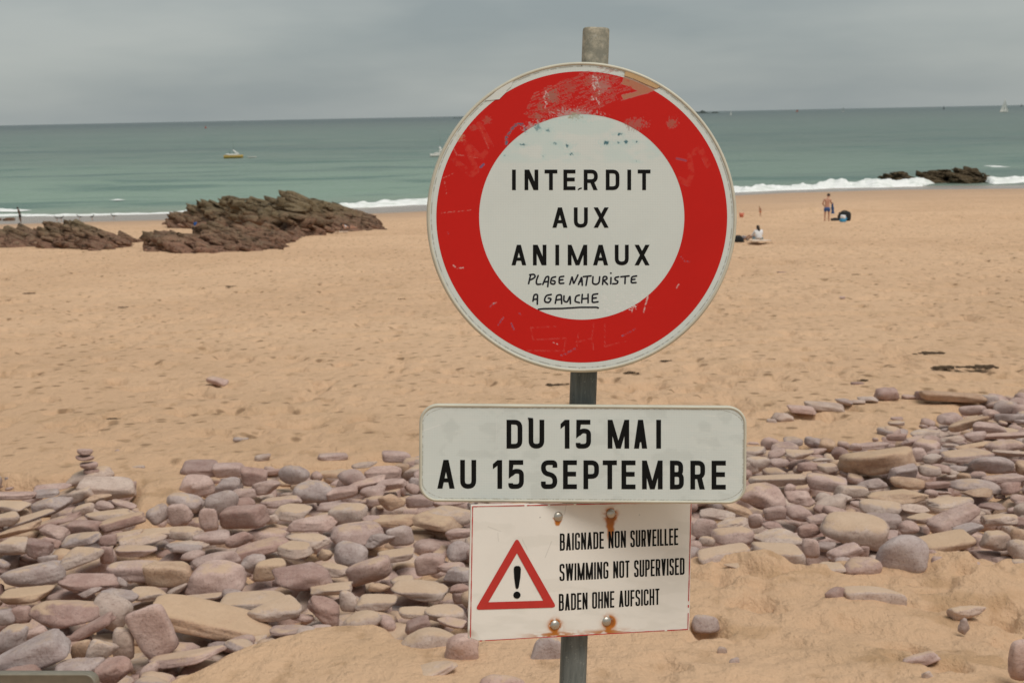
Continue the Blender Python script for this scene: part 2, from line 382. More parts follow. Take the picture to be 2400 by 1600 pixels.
# a berm scarp on the right beyond the people, and the dug hole by the sign
bx = sm(10, 26, Xg); Zg = Zg + bx * .28 * np.exp(-((Yg - (96 + fbm(Xg * .08, 0, s=9) * 3)) / 4.0) ** 2) - bx * .18 * np.exp(-((Yg - (90 + fbm(Xg * .08, 0, s=9) * 3)) / 2.2) ** 2)
for (px, py, w, dd, h) in [(845, 985, 52, .28, -.16), (845, 1003, 60, .22, .05), (1775, 511, 180, 2.2, -.25), (1900, 497, 240, 2.6, .28), (730, 995, 60, .3, -.07), (1520, 905, 70, .4, -.06)]: mound(px, py, w, dd, h)
V = np.stack([Xg, Yg, Zg], -1).reshape(-1, 3)
link('beach', npmesh('beach', V, gridfaces(len(ys), len(us))[:, ::-1].copy()), SAND, kind='structure', label='tan sandy beach sloping down to the water')

# ------------------------------------------------------------ sea
ys = [150.0]
while ys[-1] < 60000: ys.append(ys[-1] * (1.0065 if ys[-1] < 900 else 1.06))
ys = np.array(ys); us = np.linspace(-1.6, 1.6, 420)
Yg2, Ug2 = np.meshgrid(ys, us, indexing='ij'); Xg2 = Ug2 * Yg2
amp = .16 * (1 - sm(700, 1500, Yg2)) * sm(0, 14, Yg2 - shore(Xg2))
Zs = amp * fbm(Xg2 * .05, Yg2 * .16, s=31, o=3)
V = np.stack([Xg2, Yg2, Zs], -1).reshape(-1, 3)
link('sea', npmesh('sea', V, gridfaces(len(ys), len(us))[:, ::-1].copy()), SEA, kind='structure', label='grey green sea out to the horizon')

def surf(upper, lower, h, seed, name='surf', label=None):
    ux, uy = zip(*upper); lx, ly = zip(*lower); x0, x1 = max(ux[0], lx[0]), min(ux[-1], lx[-1])
    n = int((x1 - x0) / 2.2) + 2; mrow = 14; V = []
    for j in range(mrow):
        t = j / (mrow - 1)
        for i in range(n):
            px = x0 + (x1 - x0) * i / (n - 1)
            a = np.interp(px, lx, ly) + 1.4 * float(noise(px * .03, 0, s=seed)); b = np.interp(px, ux, uy) + 1.8 * float(fbm(px * .05, 3, s=seed + 1, o=3))
            end = min(1, (px - x0) / 30, (x1 - px) / 30); a, b = (a + b) / 2 + (a - b) / 2 * max(end, .03), (a + b) / 2 - (a - b) / 2 * max(end, .03)
            g = gp(px, a + (b - a) * t * .62, .04); back = (b - a)
            top = h * math.sin(math.pi * min(1, t * 1.05)) ** .7 * max(0, end) * (.75 + .35 * float(fbm(px * .04, t * 3, s=seed + 2, o=3)))
            V.append((g[0], g[1], max(.03, .03 + top)))
    return tag(link(name, npmesh(name, np.array(V), gridfaces(mrow, n)[:, ::-1].copy()), FOAM), label, kind='structure')
surf([(1560, 441), (1726, 437), (1864, 430), (1955, 421), (2047, 417), (2140, 420), (2192, 428)], [(1560, 466), (1726, 460), (1864, 455), (1955, 448), (2078, 443), (2192, 434)], 1.05, 1, 'breaking_wave', 'broad white breaking wave right of the sign')
surf([(2290, 418), (2330, 412), (2400, 411), (2600, 408)], [(2290, 428), (2330, 431), (2400, 428), (2600, 425)], .7, 5, 'breaking_wave', 'white surf at the right edge beyond the dark rock')
surf([(700, 485), (815, 476), (900, 467), (1010, 459), (1200, 452), (1560, 443)], [(700, 495), (842, 489), (900, 484), (1010, 479), (1200, 474), (1560, 466)], .65, 9, 'breaking_wave', 'white surf between the main rocks and the sign')
surf([(-120, 500), (57, 499), (268, 499), (394, 495), (459, 484), (560, 476), (640, 470)], [(-120, 509), (57, 507), (268, 505), (394, 502), (459, 497), (560, 490), (640, 484)], .16, 13, 'wave_edge', 'thin white wash along the sand at left')
surf([(-140, 485), (0, 487), (30, 487), (75, 492)], [(-140, 497), (0, 497), (30, 497), (75, 496)], .25, 17, 'wave_edge', 'small white ripple behind the wader at far left')
surf([(255, 466), (275, 465), (295, 467)], [(255, 470), (275, 470), (295, 469)], .15, 19, 'wave_edge', 'short whitecap off the left shore')
surf([(2300, 388), (2330, 387), (2370, 389)], [(2300, 391), (2330, 392), (2370, 391)], .15, 23, 'wave_edge', 'short whitecap behind the dark rock')
surf([(1690, 466), (1800, 462), (1980, 453), (2080, 449)], [(1690, 469), (1800, 465), (1980, 456), (2080, 451)], .03, 27, 'wave_edge', 'thin pale wash line below the breaking wave')

# ------------------------------------------------------------ rocky outcrops
def ico(sub):
    bm = bmesh.new(); bmesh.ops.create_icosphere(bm, subdivisions=sub, radius=1); bm.verts.ensure_lookup_table()
    v = np.array([x.co[:] for x in bm.verts]); f = np.array([[q.index for q in p.verts] for p in bm.faces]); bm.free()
    return v / np.linalg.norm(v, axis=1)[:, None], f
ICO = {k: ico(k) for k in (1, 2, 3, 4, 5)}
def stone_verts(seed, kind, sub, dims):
    rg = np.random.RandomState(seed); d = ICO[sub][0]
    def planes(n, h, p):
        return (np.maximum(0, d @ n.T / h[None]) ** p).sum(1) ** (-1 / p)
    ax = np.array([[1, 0, 0], [-1, 0, 0], [0, 1, 0], [0, -1, 0], [0, 0, 1], [0, 0, -1.]])
    if kind == 'b':
        n = ax + rg.normal(0, .12, ax.shape); h = np.ones(6)
        e = rg.normal(0, 1, (4, 3)); n = np.vstack([n, e]); h = np.concatenate([h, rg.uniform(1.12, 1.35, 4)]); p = 8.5; a1, a2 = .035, .02
    elif kind == 's':
        n = ax + rg.normal(0, .16, ax.shape); e = rg.normal(0, 1, (5, 3)) * (1, 1, .5); n = np.vstack([n, e]); h = np.concatenate([np.ones(6), rg.uniform(.92, 1.2, 5)]); p = 9; a1, a2 = .05, .02
    elif kind == 'w':
        n = rg.normal(0, 1, (11, 3)); n = np.vstack([n, ax + rg.normal(0, .2, ax.shape)]); h = np.concatenate([rg.uniform(.72, 1.15, 11), np.ones(6)]); p = 15; a1, a2 = .07, .035
    elif kind == 'k':                                   # crisp outcrop slab
        n = np.vstack([ax + rg.normal(0, .18, ax.shape), rg.normal(0, 1, (4, 3))]); h = np.concatenate([np.ones(6), rg.uniform(.9, 1.3, 4)]); p = 16; a1, a2 = .08, .05
    else:
        n = ax + rg.normal(0, .1, ax.shape); e = rg.normal(0, 1, (8, 3)); n = np.vstack([n, e]); h = np.concatenate([np.ones(6), rg.uniform(.86, 1.2, 8)]); p = 4.6; a1, a2 = .07, .022
    n = n / np.linalg.norm(n, axis=1)[:, None]
    r = planes(n, h, p); q = seed * 1.37 % 97
    r = r * (1 + a1 * noise(d[:, 0] * 1.7 + q, d[:, 1] * 1.7, d[:, 2] * 1.7, seed) + a2 * noise(d[:, 0] * 4.5 + q, d[:, 1] * 4.5, d[:, 2] * 4.5, seed + 5))
    if sub > 2: r = r * (1 + .012 * noise(d[:, 0] * 9 + q, d[:, 1] * 9, d[:, 2] * 9, seed + 7))
    if kind in 'w' and sub > 2: r = r * (1 - .10 * sm(.35, .8, noise(d[:, 0] * 2.6 + q, d[:, 1] * 2.6, d[:, 2] * 2.6, seed + 9)))
    v = d * r[:, None]; mn, mxx = v.min(0), v.max(0); v = (v - (mn + mxx) / 2) / ((mxx - mn) / 2)
    return v * np.asarray(dims)[None]
slabs = [npmesh('rock_slab', stone_verts(900 + i, 'k', 2, (1, .55, .30)), ICO[2][1], smooth=False) for i in range(14)]
for s_ in slabs: s_.materials.append(ROCK)
rr = random.Random(7)
def outcrop(label, base, top, depth, n, size, dip, group='rocky outcrops at the water end of the beach', lvl=None):
    bxs, bys = zip(*base); txs, tys = zip(*top); x0, x1 = bxs[0], bxs[-1]
    ncol = max(8, int((x1 - x0) / 4)); rows = np.linspace(0, 2.0, 16); V = []
    def srf(px, t):
        yb = np.interp(px, bxs, bys); yt = min(np.interp(px, txs, tys), yb - 1); g = gp(px, yb, lvl); d0 = g[1]
        k = min(1, .15 + (yb - yt) / 60.0); dep = depth * k
        if t <= 1:
            tt = t ** .85; return at(px, yb + (yt - yb) * tt, d0 + dep * t)
        top_ = at(px, yt, d0 + dep); u = t - 1
        gy = d0 + dep * (1 + u); gx = top_[0] * gy / (d0 + dep); gz = base_z(gx, gy) if lvl is None else lvl - .3
        return np.array([gx, gy, top_[2] * (1 - u ** 1.5) + (gz - .4) * u ** 1.5])
    for t in rows:
        for i in range(ncol):
            px = x0 + (x1 - x0) * i / (ncol - 1); p = srf(px, t)
            e = min(1, i / 3, (ncol - 1 - i) / 3)
            nn = .30 * fbm(p[0] * .5, p[1] * .5, p[2] * 1.5, s=41, o=3) * size
            V.append(p + np.array([0, 0, nn * e - (.35 if t == 0 else .42) * size]))
    cm = npmesh('rocky_outcrop', np.array(V), gridfaces(len(rows), ncol)[:, ::-1].copy(), smooth=False)
    root = link('rocky_outcrop', cm, ROCK, label=label, cat='rock', group=group)
    for k in range(n):
        px = x0 + (x1 - x0) * rr.random(); t = rr.random() ** .8 * 1.12; p = srf(px, t)
        hpx = np.interp(px, bxs, bys) - np.interp(px, txs, tys)
        s = size * rr.choice([.45, .6, .8, 1.0, 1.35]) * rr.uniform(.8, 1.2) * min(1, .35 + hpx / 60)
        o = bpy.data.objects.new('rock_slab', rr.choice(slabs)); COL.objects.link(o); o.parent = root
        o.location = p + np.array([0, 0, -.26 * s - (.10 * s if t > .8 else 0)])
        o.scale = (s * rr.uniform(.7, 1.3), s, s * rr.uniform(.6, 1.25)); o.rotation_euler = (rr.uniform(-.25, .25), math.radians(dip) + rr.uniform(-.2, .2), rr.uniform(-.5, .5))
    return root
D = 1.0204
def dp(l): return [(a * D, b * D) for a, b in l]
outcrop('large brown layered rock outcrop left of the sign, the highest on the beach',
        dp([(386, 523), (440, 524), (480, 526), (520, 529), (600, 541), (680, 547), (760, 534), (820, 532), (874, 529)]),
        dp([(386, 514), (395, 486), (432, 487), (442, 474), (475, 462), (505, 464), (512, 470), (520, 454), (545, 450), (560, 453), (640, 455), (660, 447), (672, 440), (690, 444), (700, 452), (762, 462), (800, 476), (835, 486), (850, 492), (874, 522)]), 8, 300, .72, 19)
outcrop('low reddish rock tongue in front of the largest outcrop',
        dp([(346, 572), (372, 578), (420, 582), (520, 578), (600, 574), (612, 572), (650, 560), (700, 546)]),
        dp([(346, 562), (354, 540), (385, 534), (430, 534), (450, 526), (500, 516), (560, 515), (610, 522), (650, 535), (700, 543)]), 5, 230, .56, 20)
outcrop('jagged brown rock outcrop at the left edge of the beach',
        dp([(-60, 566), (0, 570), (60, 569), (150, 572), (220, 576), (270, 572), (305, 560), (338, 556)]),
        dp([(-60, 528), (0, 534), (60, 528), (106, 524), (112, 511), (150, 514), (160, 507), (198, 509), (206, 522), (260, 537), (275, 540), (285, 535), (305, 545), (320, 548), (338, 554)]), 6, 230, .58, 22)
outcrop('small dark rock in the shallows at the far left edge',
        [(-60, 524), (0, 522), (20, 523), (44, 521)], [(-60, 508), (0, 511), (20, 509), (34, 515), (44, 519)], 4, 14, .9, 8, lvl=.3)
outcrop('dark seaweed covered rock in the surf at right',
        [(2056, 419), (2100, 422), (2150, 429), (2200, 426), (2260, 427), (2310, 425), (2322, 420)],
        [(2056, 414), (2090, 405), (2115, 400), (2122, 409), (2135, 413), (2155, 414), (2165, 402), (2185, 397), (2232, 395), (2250, 393), (2268, 389), (2275, 390), (2300, 402), (2315, 411), (2322, 418)], 7, 130, 1.25, 12, lvl=.15)
for (px, py, w) in [(480 * D, 530 * D, 40), (402, 538, 40)]:
    pass
tag(link('boulder', npmesh('boulder', stone_verts(71, 'w', 2, (.95, .5, .3)), ICO[2][1], False), ROCK, loc=gp(376, 552)), 'lone low boulder on the sand in the gap between the outcrops', 'rock')
tag(link('boulder', npmesh('boulder', stone_verts(72, 'w', 2, (.45, .4, .35)), ICO[2][1], False), ROCK, loc=gp(391, 526)), 'small boulder just left of the highest outcrop', 'rock')
# islands on the horizon
def island(px, py, w, h, dist, label):
    p = at(px, py, dist); p[2] = 0; s = dist / FPX; V = []; n = 40
    for j in range(9):
        for i in range(n):
            x = (i / (n - 1) - .5); yy = (j / 8 - .5)
            z = h * s * max(0, 1 - (2 * yy) ** 2) * (1 - (2 * x) ** 4) * (.55 + .45 * float(fbm(x * 7, yy * 3, s=int(px), o=3)) + .3 * math.cos(x * 4 + px))
            V.append((p[0] + x * w * s, p[1] + yy * w * s * .5, z - .5))
    link('island', npmesh('island', V, gridfaces(9, n)[:, ::-1].copy()), ISLE, label=label, cat='island')
island(1655, 262, 62, 9, 7000, 'dark island on the horizon touching the right of the round sign')
island(1090, 275, 60, 3.5, 7500, 'thin dark islet on the horizon left of the round sign')
# ------------------------------------------------------------ the sign post and its plates
K = 3.0 / FPX                                  # metres per photograph pixel on the plates
MF = Matrix(((R[0], U[0], -F[0]), (R[1], U[1], -F[1]), (R[2], U[2], -F[2])))
def plane_pt(px, py, dep=3.0): return CAM + ray(px, py) * dep
base_pt = plane_pt(1300, 2900, 3.09)
post_base = np.array([base_pt[0], base_pt[1], base_z(base_pt[0], base_pt[1])])
SIGN = empty('sign_post', post_base, label='leaning steel post carrying a round red ringed sign, date panel and warning board', cat='sign post')
def child(o, parent, mw):
    o.parent = parent; o.matrix_parent_inverse = Matrix.Identity(4); o.matrix_basis = parent_w[parent.name].inverted() @ mw; parent_w[o.name] = mw; return o
parent_w = {SIGN.name: Matrix.Translation(Vector(post_base))}
def frame(rot3, loc): m_ = rot3.to_4x4(); m_.translation = Vector(loc); return m_
def part(name, me, mat, parent, mw, **k):
    o = bpy.data.objects.new(name, me); COL.objects.link(o)
    if mat is not None and not me.materials: me.materials.append(mat)
    child(o, parent, mw); return tag(o, **k)

# post: rounded box section tube
pt, pb = plane_pt(1397, 70, 3.088), plane_pt(1292, 3000, 3.088)
ax = Vector(pt - pb).normalized(); xr = Vector(R) - ax * ax.dot(Vector(R)); xr.normalize(); zr = xr.cross(ax)
pr = Matrix((xr, ax.cross(xr) * -1, ax)).transposed()
L = (Vector(pt) - Vector(pb)).length
ring = []
for k in range(48):
    a = 2 * math.pi * k / 48; ca, sa = math.cos(a), math.sin(a); p_ = 3.6
    r_ = (abs(ca / .0288) ** p_ + abs(sa / .028) ** p_) ** (-1 / p_); ring.append((ca * r_, sa * r_))
V = []; zs = [-L / 2, L / 2 - .004, L / 2 - .001, L / 2, L / 2, L / 2 - .03]; sc = [1, 1, .985, .95, .86, .86]
for z, s_ in zip(zs, sc):
    for x, y in ring: V.append((x * s_, y * s_, z))
me = npmesh('post', np.array(V), gridfaces(6, 48, True)); me.polygons.foreach_set('use_smooth', np.ones(len(me.polygons), bool))
# object z of the paler beige top: material uses z > .45 of the local frame, so put the origin .5 below the top
for v in me.vertices: v.co.z += .5 - L / 2 + 0.0
me.update()
org = Vector(pt) - ax * .5
mw = frame(pr, org)
if mw.to_3x3().determinant() < 0: mw = frame(Matrix((xr, -zr, ax)).transposed(), org)
for v in me.vertices: v.co.z += 0
part('post', me, POST, SIGN, mw)

class Plate:
    """a flat plate: local x right, y up, z towards the viewer; px() takes photograph pixels"""
    def __init__(s, rot, loc): s.rot = rot; s.loc = Vector(loc); s.mw = frame(rot, loc)
    def px(s, x, y):
        d = Vector(ray(x, y)); n = s.rot.col[2]; o = Vector(CAM); t = (s.loc - o).dot(n) / d.dot(n)
        q = s.rot.transposed() @ (o + d * t - s.loc); return q.x, q.y
def rotl(b):  # plates turned slightly about their own axis
    return MF @ Matrix.Rotation(b, 3, 'Z')

def seg_dist(X, Y, pts):
    d = np.full(X.shape, 1e9)
    for (x0, y0), (x1, y1) in zip(pts[:-1], pts[1:]):
        dx, dy = x1 - x0, y1 - y0; l = dx * dx + dy * dy + 1e-9; t = np.clip(((X - x0) * dx + (Y - y0) * dy) / l, 0, 1)
        d = np.minimum(d, np.hypot(X - x0 - t * dx, Y - y0 - t * dy))
    return d
def in_poly(X, Y, pts):
    r = np.zeros(X.shape, bool); n = len(pts)
    for i in range(n):
        x0, y0 = pts[i]; x1, y1 = pts[(i + 1) % n]
        c_ = (y0 > Y) != (y1 > Y); r ^= c_ & (X < (x1 - x0) * (Y - y0) / (y1 - y0 + 1e-12) + x0)
    return r
class Paint:
    """marks written on a plate; X, Y in photograph pixels"""
    def __init__(s, X, Y): s.X, s.Y = X, Y; s.c = np.zeros(X.shape + (4,)); s.c[..., :3] = .5
    def lay(s, a, col):
        a = np.clip(a, 0, 1)[..., None]; A = s.c[..., 3:]
        out = a + A * (1 - a); s.c[..., :3] = np.where(out > 1e-6, (np.array(col) * a + s.c[..., :3] * A * (1 - a)) / np.maximum(out, 1e-6), s.c[..., :3]); s.c[..., 3:] = out
    def stroke(s, pts, w, col, al, soft=1.0, nz=0, ns=.2, seed=0):
        a = 1 - sm(w / 2, w / 2 + soft, seg_dist(s.X, s.Y, pts))
        if nz: a = a * sm(-nz, .5, fbm(s.X * ns, s.Y * ns, s=seed, o=3))
        s.lay(a * al, col)
    def area(s, pts, col, al, nz=0, ns=.1, seed=0, thr=0, ang=0.0, st=1.6):
        a = in_poly(s.X, s.Y, pts).astype(float); c_, s_ = math.cos(ang), math.sin(ang); u, v = s.X * c_ - s.Y * s_, s.X * s_ + s.Y * c_
        if nz: a = a * sm(thr, thr + .45, fbm(u * ns / st, v * ns * st, s=seed, o=4, g=.65))
        s.lay(a * al, col)
    def blot(s, x, y, r, col, al, seed=0, ex=1.0):
        d = np.hypot((s.X - x) / ex, s.Y - y) / r + .6 * fbm(s.X * .35, s.Y * .35, s=seed, o=2)
        s.lay((1 - sm(.6, 1.05, d)) * al, col)
z1 = lambda l: [(x / 2.94 + 960, y / 2.94 + 40) for x, y in l]
z2 = lambda l: [(x / 2.94 + 960, y / 2.94 + 520) for x, y in l]
z3 = lambda l: [(x / 2.61375 + 960, y / 2.61375 + 1000) for x, y in l]

# ---- round sign
rs = Plate(rotl(0), plane_pt(1363.5, 508.5))
RSX, RSY = 1363.5, 508.5
def round_marks(pn):
    g1 = (.33, .17, .13); w1_ = (.68, .62, .60)
    pn.area(z1([(1310, 335), (1470, 350), (1480, 410), (1740, 480), (1480, 570), (1200, 665), (870, 700), (780, 690), (860, 520), (1150, 400)]), (.40, .12, .085), .55, 1, .16, 3, .12, .38, 2.6)
    pn.area(z1([(1480, 362), (1600, 375), (1745, 480), (1640, 525), (1475, 570), (1458, 540), (1575, 512), (1520, 485), (1458, 460), (1482, 410)]), (.44, .22, .13), .80, 1, .05, 4, -.9)
    pn.area(z1([(1180, 400), (1370, 390), (1380, 470), (1300, 560), (1180, 450)]), (.42, .15, .11), .6, 1, .2, 5, -.05, .38, 2.2)
    for p_, w in [([(1265, 410), (1262, 460), (1275, 500), (1290, 430), (1310, 420)], 5), ([(1262, 545), (1255, 570), (1285, 560), (1310, 600)], 5), ([(1285, 420), (1300, 480)], 7), ([(940, 515), (925, 560), (945, 600), (935, 625)], 4), ([(950, 525), (960, 560)], 3), ([(1310, 480), (1305, 530)], 3)]:
        pn.stroke(z1(p_), w / 1.6, w1_, .85, 1.6, .4, .5, 2)
    pn.blot(*z1([(985, 545)])[0], 17, g1, .75, 4); pn.blot(*z1([(1330, 475)])[0], 18, (.42, .25, .22), .55, 5); pn.blot(*z1([(905, 615)])[0], 9, g1, .6, 6)
    pn.blot(*z1([(880, 683)])[0], 9, g1, .6, 7); pn.blot(*z1([(1105, 480)])[0], 16, (.40, .13, .10), .45, 8)
    pn.blot(*z1([(1810, 728)])[0], 12, (.37, .14, .10), .65, 9); pn.blot(*z1([(1560, 742)])[0], 14, (.37, .16, .13), .6, 10, 1.8); pn.blot(*z1([(530, 710)])[0], 10, (.42, .13, .09), .5, 11); pn.blot(*z1([(440, 765)])[0], 8, (.42, .13, .09), .4, 12)
    for p_ in [[(335, 950), (490, 975)], [(545, 905), (470, 720)], [(840, 560), (1040, 455)], [(300, 900), (330, 960)], [(230, 1110), (300, 1080)], [(240, 1130), (255, 1220)], [(220, 1350), (420, 1330)]]:
        pn.stroke(z1(p_), .8, (.62, .22, .16), .55, 1.2, .3, .3, 3)
    ghost = (.60, .055, .035)
    for p_ in [[(300, 985), (430, 1085), (460, 1060), (400, 900)], [(390, 870), (490, 975), (560, 890), (480, 740)], [(1860, 1120), (1920, 1150), (1945, 1080), (1925, 960), (2000, 905), (2055, 1020)]]:
        pn.stroke(z1(p_), 9, ghost, .55, 2.5, .6, .12, 8)
    bl = (.04, .16, .22)
    pn.stroke(z1([(668, 875), (668, 830), (690, 790), (735, 740), (775, 740), (800, 765), (802, 805)]), 4.5, bl, .85, 2, .45, .4, 4)
    pn.stroke(z1([(490, 1035), (510, 1015)]), 3, (.10, .13, .25), .8, 2); pn.stroke(z1([(1840, 975), (1905, 990)]), 2, (.18, .10, .18), .6, 2)
    dk = (.01, .11, .15); cy = (.45, .62, .60)
    for (x, y, r_, e) in [(880, 762, 7, 1.2), (950, 780, 4, 1.2), (1090, 888, 4.5, 1.4), (1005, 872, 3, 1.5), (1355, 870, 4.5, 1.4), (1440, 865, 3, 1), (1490, 862, 5, 1.0), (1565, 860, 3, 1), (780, 880, 3, 2.5), (922, 960, 3, .6), (1115, 945, 3, 2), (1445, 808, 3, 2), (655, 955, 2, 1), (1560, 995, 2.5, 1.5), (1140, 685, 8, 2)]:
        X_, Y_ = z1([(x, y)])[0]; pn.blot(X_, Y_, r_ * 2.2, cy, .40, int(x), e * 1.6); pn.blot(X_, Y_, r_, dk if y != 685 else (.38, .36, .25), .9, int(x) + 1, e)
    inn = in_poly(pn.X, pn.Y, z1([(720, 600), (1550, 600), (1760, 900), (1760, 1010), (600, 1010), (600, 860)])) & (np.hypot(pn.X - RSX, pn.Y - RSY) < 240.3); pn.lay(inn * sm(-.5, .3, fbm(pn.X * .02, pn.Y * .04, s=7, o=4)) * .40 * (1 - sm(370, 392, pn.Y)), (.50, .65, .63))
    # lower half
    s_ = (.62, .10, .07)
    for p_ in [[(1010, 720), (835, 728), (850, 812), (1078, 800), (1065, 888), (760, 885)], [(1165, 760), (1148, 880)], [(1270, 700), (1255, 800), (1268, 880)], [(1150, 828), (1262, 800)], [(1345, 700), (1345, 858), (1485, 822)]]:
        pn.stroke(z2(p_), .7, s_, .36, 1.3, .8, .2, 5)
    wh = (.72, .70, .66)
    for p_ in [[(1555, 540), (1530, 620)], [(1640, 508), (1612, 625)], [(1645, 512), (1630, 560)], [(1545, 560), (1560, 600)], [(1300, 300), (1325, 320), (1370, 315)], [(300, 298), (325, 320), (370, 316)], [(1840, 455), (1855, 430)], [(570, 565), (605, 552)], [(990, 830), (1020, 842)], [(1090, 90), (1095, 130)]]:
        pn.stroke(z2(p_), 1.0, wh, .75, 1.3, .7, .4, 9)
    pn.area(z2([(1050, 560), (1310, 500), (1640, 490), (1540, 610), (1120, 640)]), (.74, .75, .72), .6, 1, .22, 14, .1)
    pb_ = (.16, .11, .20)
    for p_ in [[(556, 582), (585, 560)], [(750, 620), (765, 640)], [(700, 700), (718, 738)], [(612, 708), (645, 660)], [(1465, 785), (1550, 738)], [(1045, 918), (1080, 908)], [(1080, 905), (1140, 872)], [(1895, 268), (1928, 276)], [(1870, 235), (1878, 252)], [(262, 75), (270, 80)]]:
        pn.stroke(z2(p_), 1.8, pb_, .75, 1.5, .5, .5, 6)
    # broken dark line where the face meets the folded rim
    rr_ = np.hypot(pn.X - RSX, pn.Y - RSY); an = np.arctan2(pn.Y - RSY, pn.X - RSX)
    pn.lay(np.exp(-((rr_ - 352.5) / 1.1) ** 2) * (.35 + .65 * (noise(an * 60, 0, s=3) > -.1)) * .75, (.20, .17, .11))
    pn.stroke([(1357, 868), (1357, 862)], 1, (.03, .03, .03), .8, 1); pn.stroke([(1363, 149), (1363, 155)], 1, (.03, .03, .03), .8, 1)
    pn.area([(1425, 150), (1560, 165), (1552, 205), (1460, 170)], (.50, .40, .26), .7, 1, .1, 3, -.4)
    pn.blot(1080, 322, 10, (.50, .38, .22), .4, 33)
def disc(name, rads, z, nang, mat, parent):
    an = np.arange(nang) * 2 * math.pi / nang; Rr, A = np.meshgrid(rads, an, indexing='ij')
    X, Y = RSX + Rr * np.cos(A), RSY - Rr * np.sin(A); pn = Paint(X, Y); round_marks(pn)
    V = np.stack([Rr * np.cos(A) * K, Rr * np.sin(A) * K, np.full(Rr.shape, z)], -1).reshape(-1, 3)
    return part(name, npmesh(name, V, gridfaces(len(rads), nang, True), col=pn.c.reshape(-1, 4)), mat, parent, rs.mw)
RP = disc('round_plate', np.concatenate([[.01], np.arange(3, 243, 2.4), [243, 290, 338], np.arange(340, 357.1, 1.4)]), 0, 800, PLATE, SIGN)
disc('red_ring', np.arange(240.5, 342.1, 1.7), .0003, 1000, RED, RP)
prof = [(355.8, .0004), (356.6, .0016), (358.5, .0024), (361, .0018), (363, -.001), (364.2, -.006), (364.4, -.026), (363.4, -.03), (360, -.03), (352, -.004), (10, -.004)]
V = [(r_ * K * math.cos(a), r_ * K * math.sin(a), z) for r_, z in prof for a in np.arange(240) * 2 * math.pi / 240]
part('rim', npmesh('rim', np.array(V), gridfaces(len(prof), 240, True)), RIM, RP, rs.mw, label='cream folded rim')
def sheet(name, pl, pts, z, mat, parent, th=.0004, **k):
    """thin flat piece with a thickness, from photograph pixels"""
    q = [pl.px(*p_) for p_ in pts]; n = len(q); V = [(x, y, z) for x, y in q] + [(x, y, z - th) for x, y in q]
    F_ = [tuple(range(n))] + [(i, n + i, n + (i + 1) % n, (i + 1) % n) for i in range(n)]
    if sum(q[i][0] * q[(i + 1) % n][1] - q[(i + 1) % n][0] * q[i][1] for i in range(n)) < 0: F_[0] = F_[0][::-1]
    return part(name, npmesh(name, V, F_, False), mat, parent, pl.mw, **k)
sheet('peeled_film', rs, z1([(520, 577), (560, 545), (600, 508), (650, 470), (680, 455), (712, 446), (700, 480), (668, 508), (668, 518), (645, 540), (618, 568), (575, 572)]), .0014, STICK, RP, label='pale patch of film lifting at the upper left')
sheet('tape_strip', rs, z1([(1490, 370), (1540, 386), (1598, 408), (1660, 438), (1732, 478), (1700, 494), (1620, 460), (1540, 425), (1500, 412), (1478, 405)]), .0012, TAPE, RP, label='beige strip of old tape at the upper right')

# ---- letters
def _ribbon(pts, t):
    """offset a centre line into a closed band with mitred corners -> quads"""
    P_ = [Vector((x, y)) for x, y in pts]; P_ = [P_[0]] + [b for a, b in zip(P_[:-1], P_[1:]) if (b - a).length > .004]; n = len(P_); Lf = []; Rt = []
    for i in range(n):
        a = (P_[i] - P_[i - 1]).normalized() if i > 0 else (P_[1] - P_[0]).normalized()
        b = (P_[i + 1] - P_[i]).normalized() if i < n - 1 else a
        t_ = (a + b).normalized(); nn = Vector((-t_.y, t_.x)); c_ = max(.5, nn.dot(Vector((-a.y, a.x))))
        Lf.append(P_[i] + nn * (t / 2 / c_)); Rt.append(P_[i] - nn * (t / 2 / c_))
    return [[tuple(Rt[i]), tuple(Rt[i + 1]), tuple(Lf[i + 1]), tuple(Lf[i])] for i in range(n - 1)]
def _round(pts, r, n=5):
    out = [pts[0]]
    for i in range(1, len(pts) - 1):
        p0, p1, p2 = Vector(pts[i - 1]), Vector(pts[i]), Vector(pts[i + 1])
        d0, d1 = (p0 - p1), (p2 - p1); q = min(r, d0.length * .5, d1.length * .5); a = p1 + d0.normalized() * q; b = p1 + d1.normalized() * q
        for k in range(n + 1):
            s_ = k / n; v = a * (1 - s_) ** 2 + p1 * 2 * s_ * (1 - s_) + b * s_ * s_; out.append((v.x, v.y))
    out.append(pts[-1]); return out
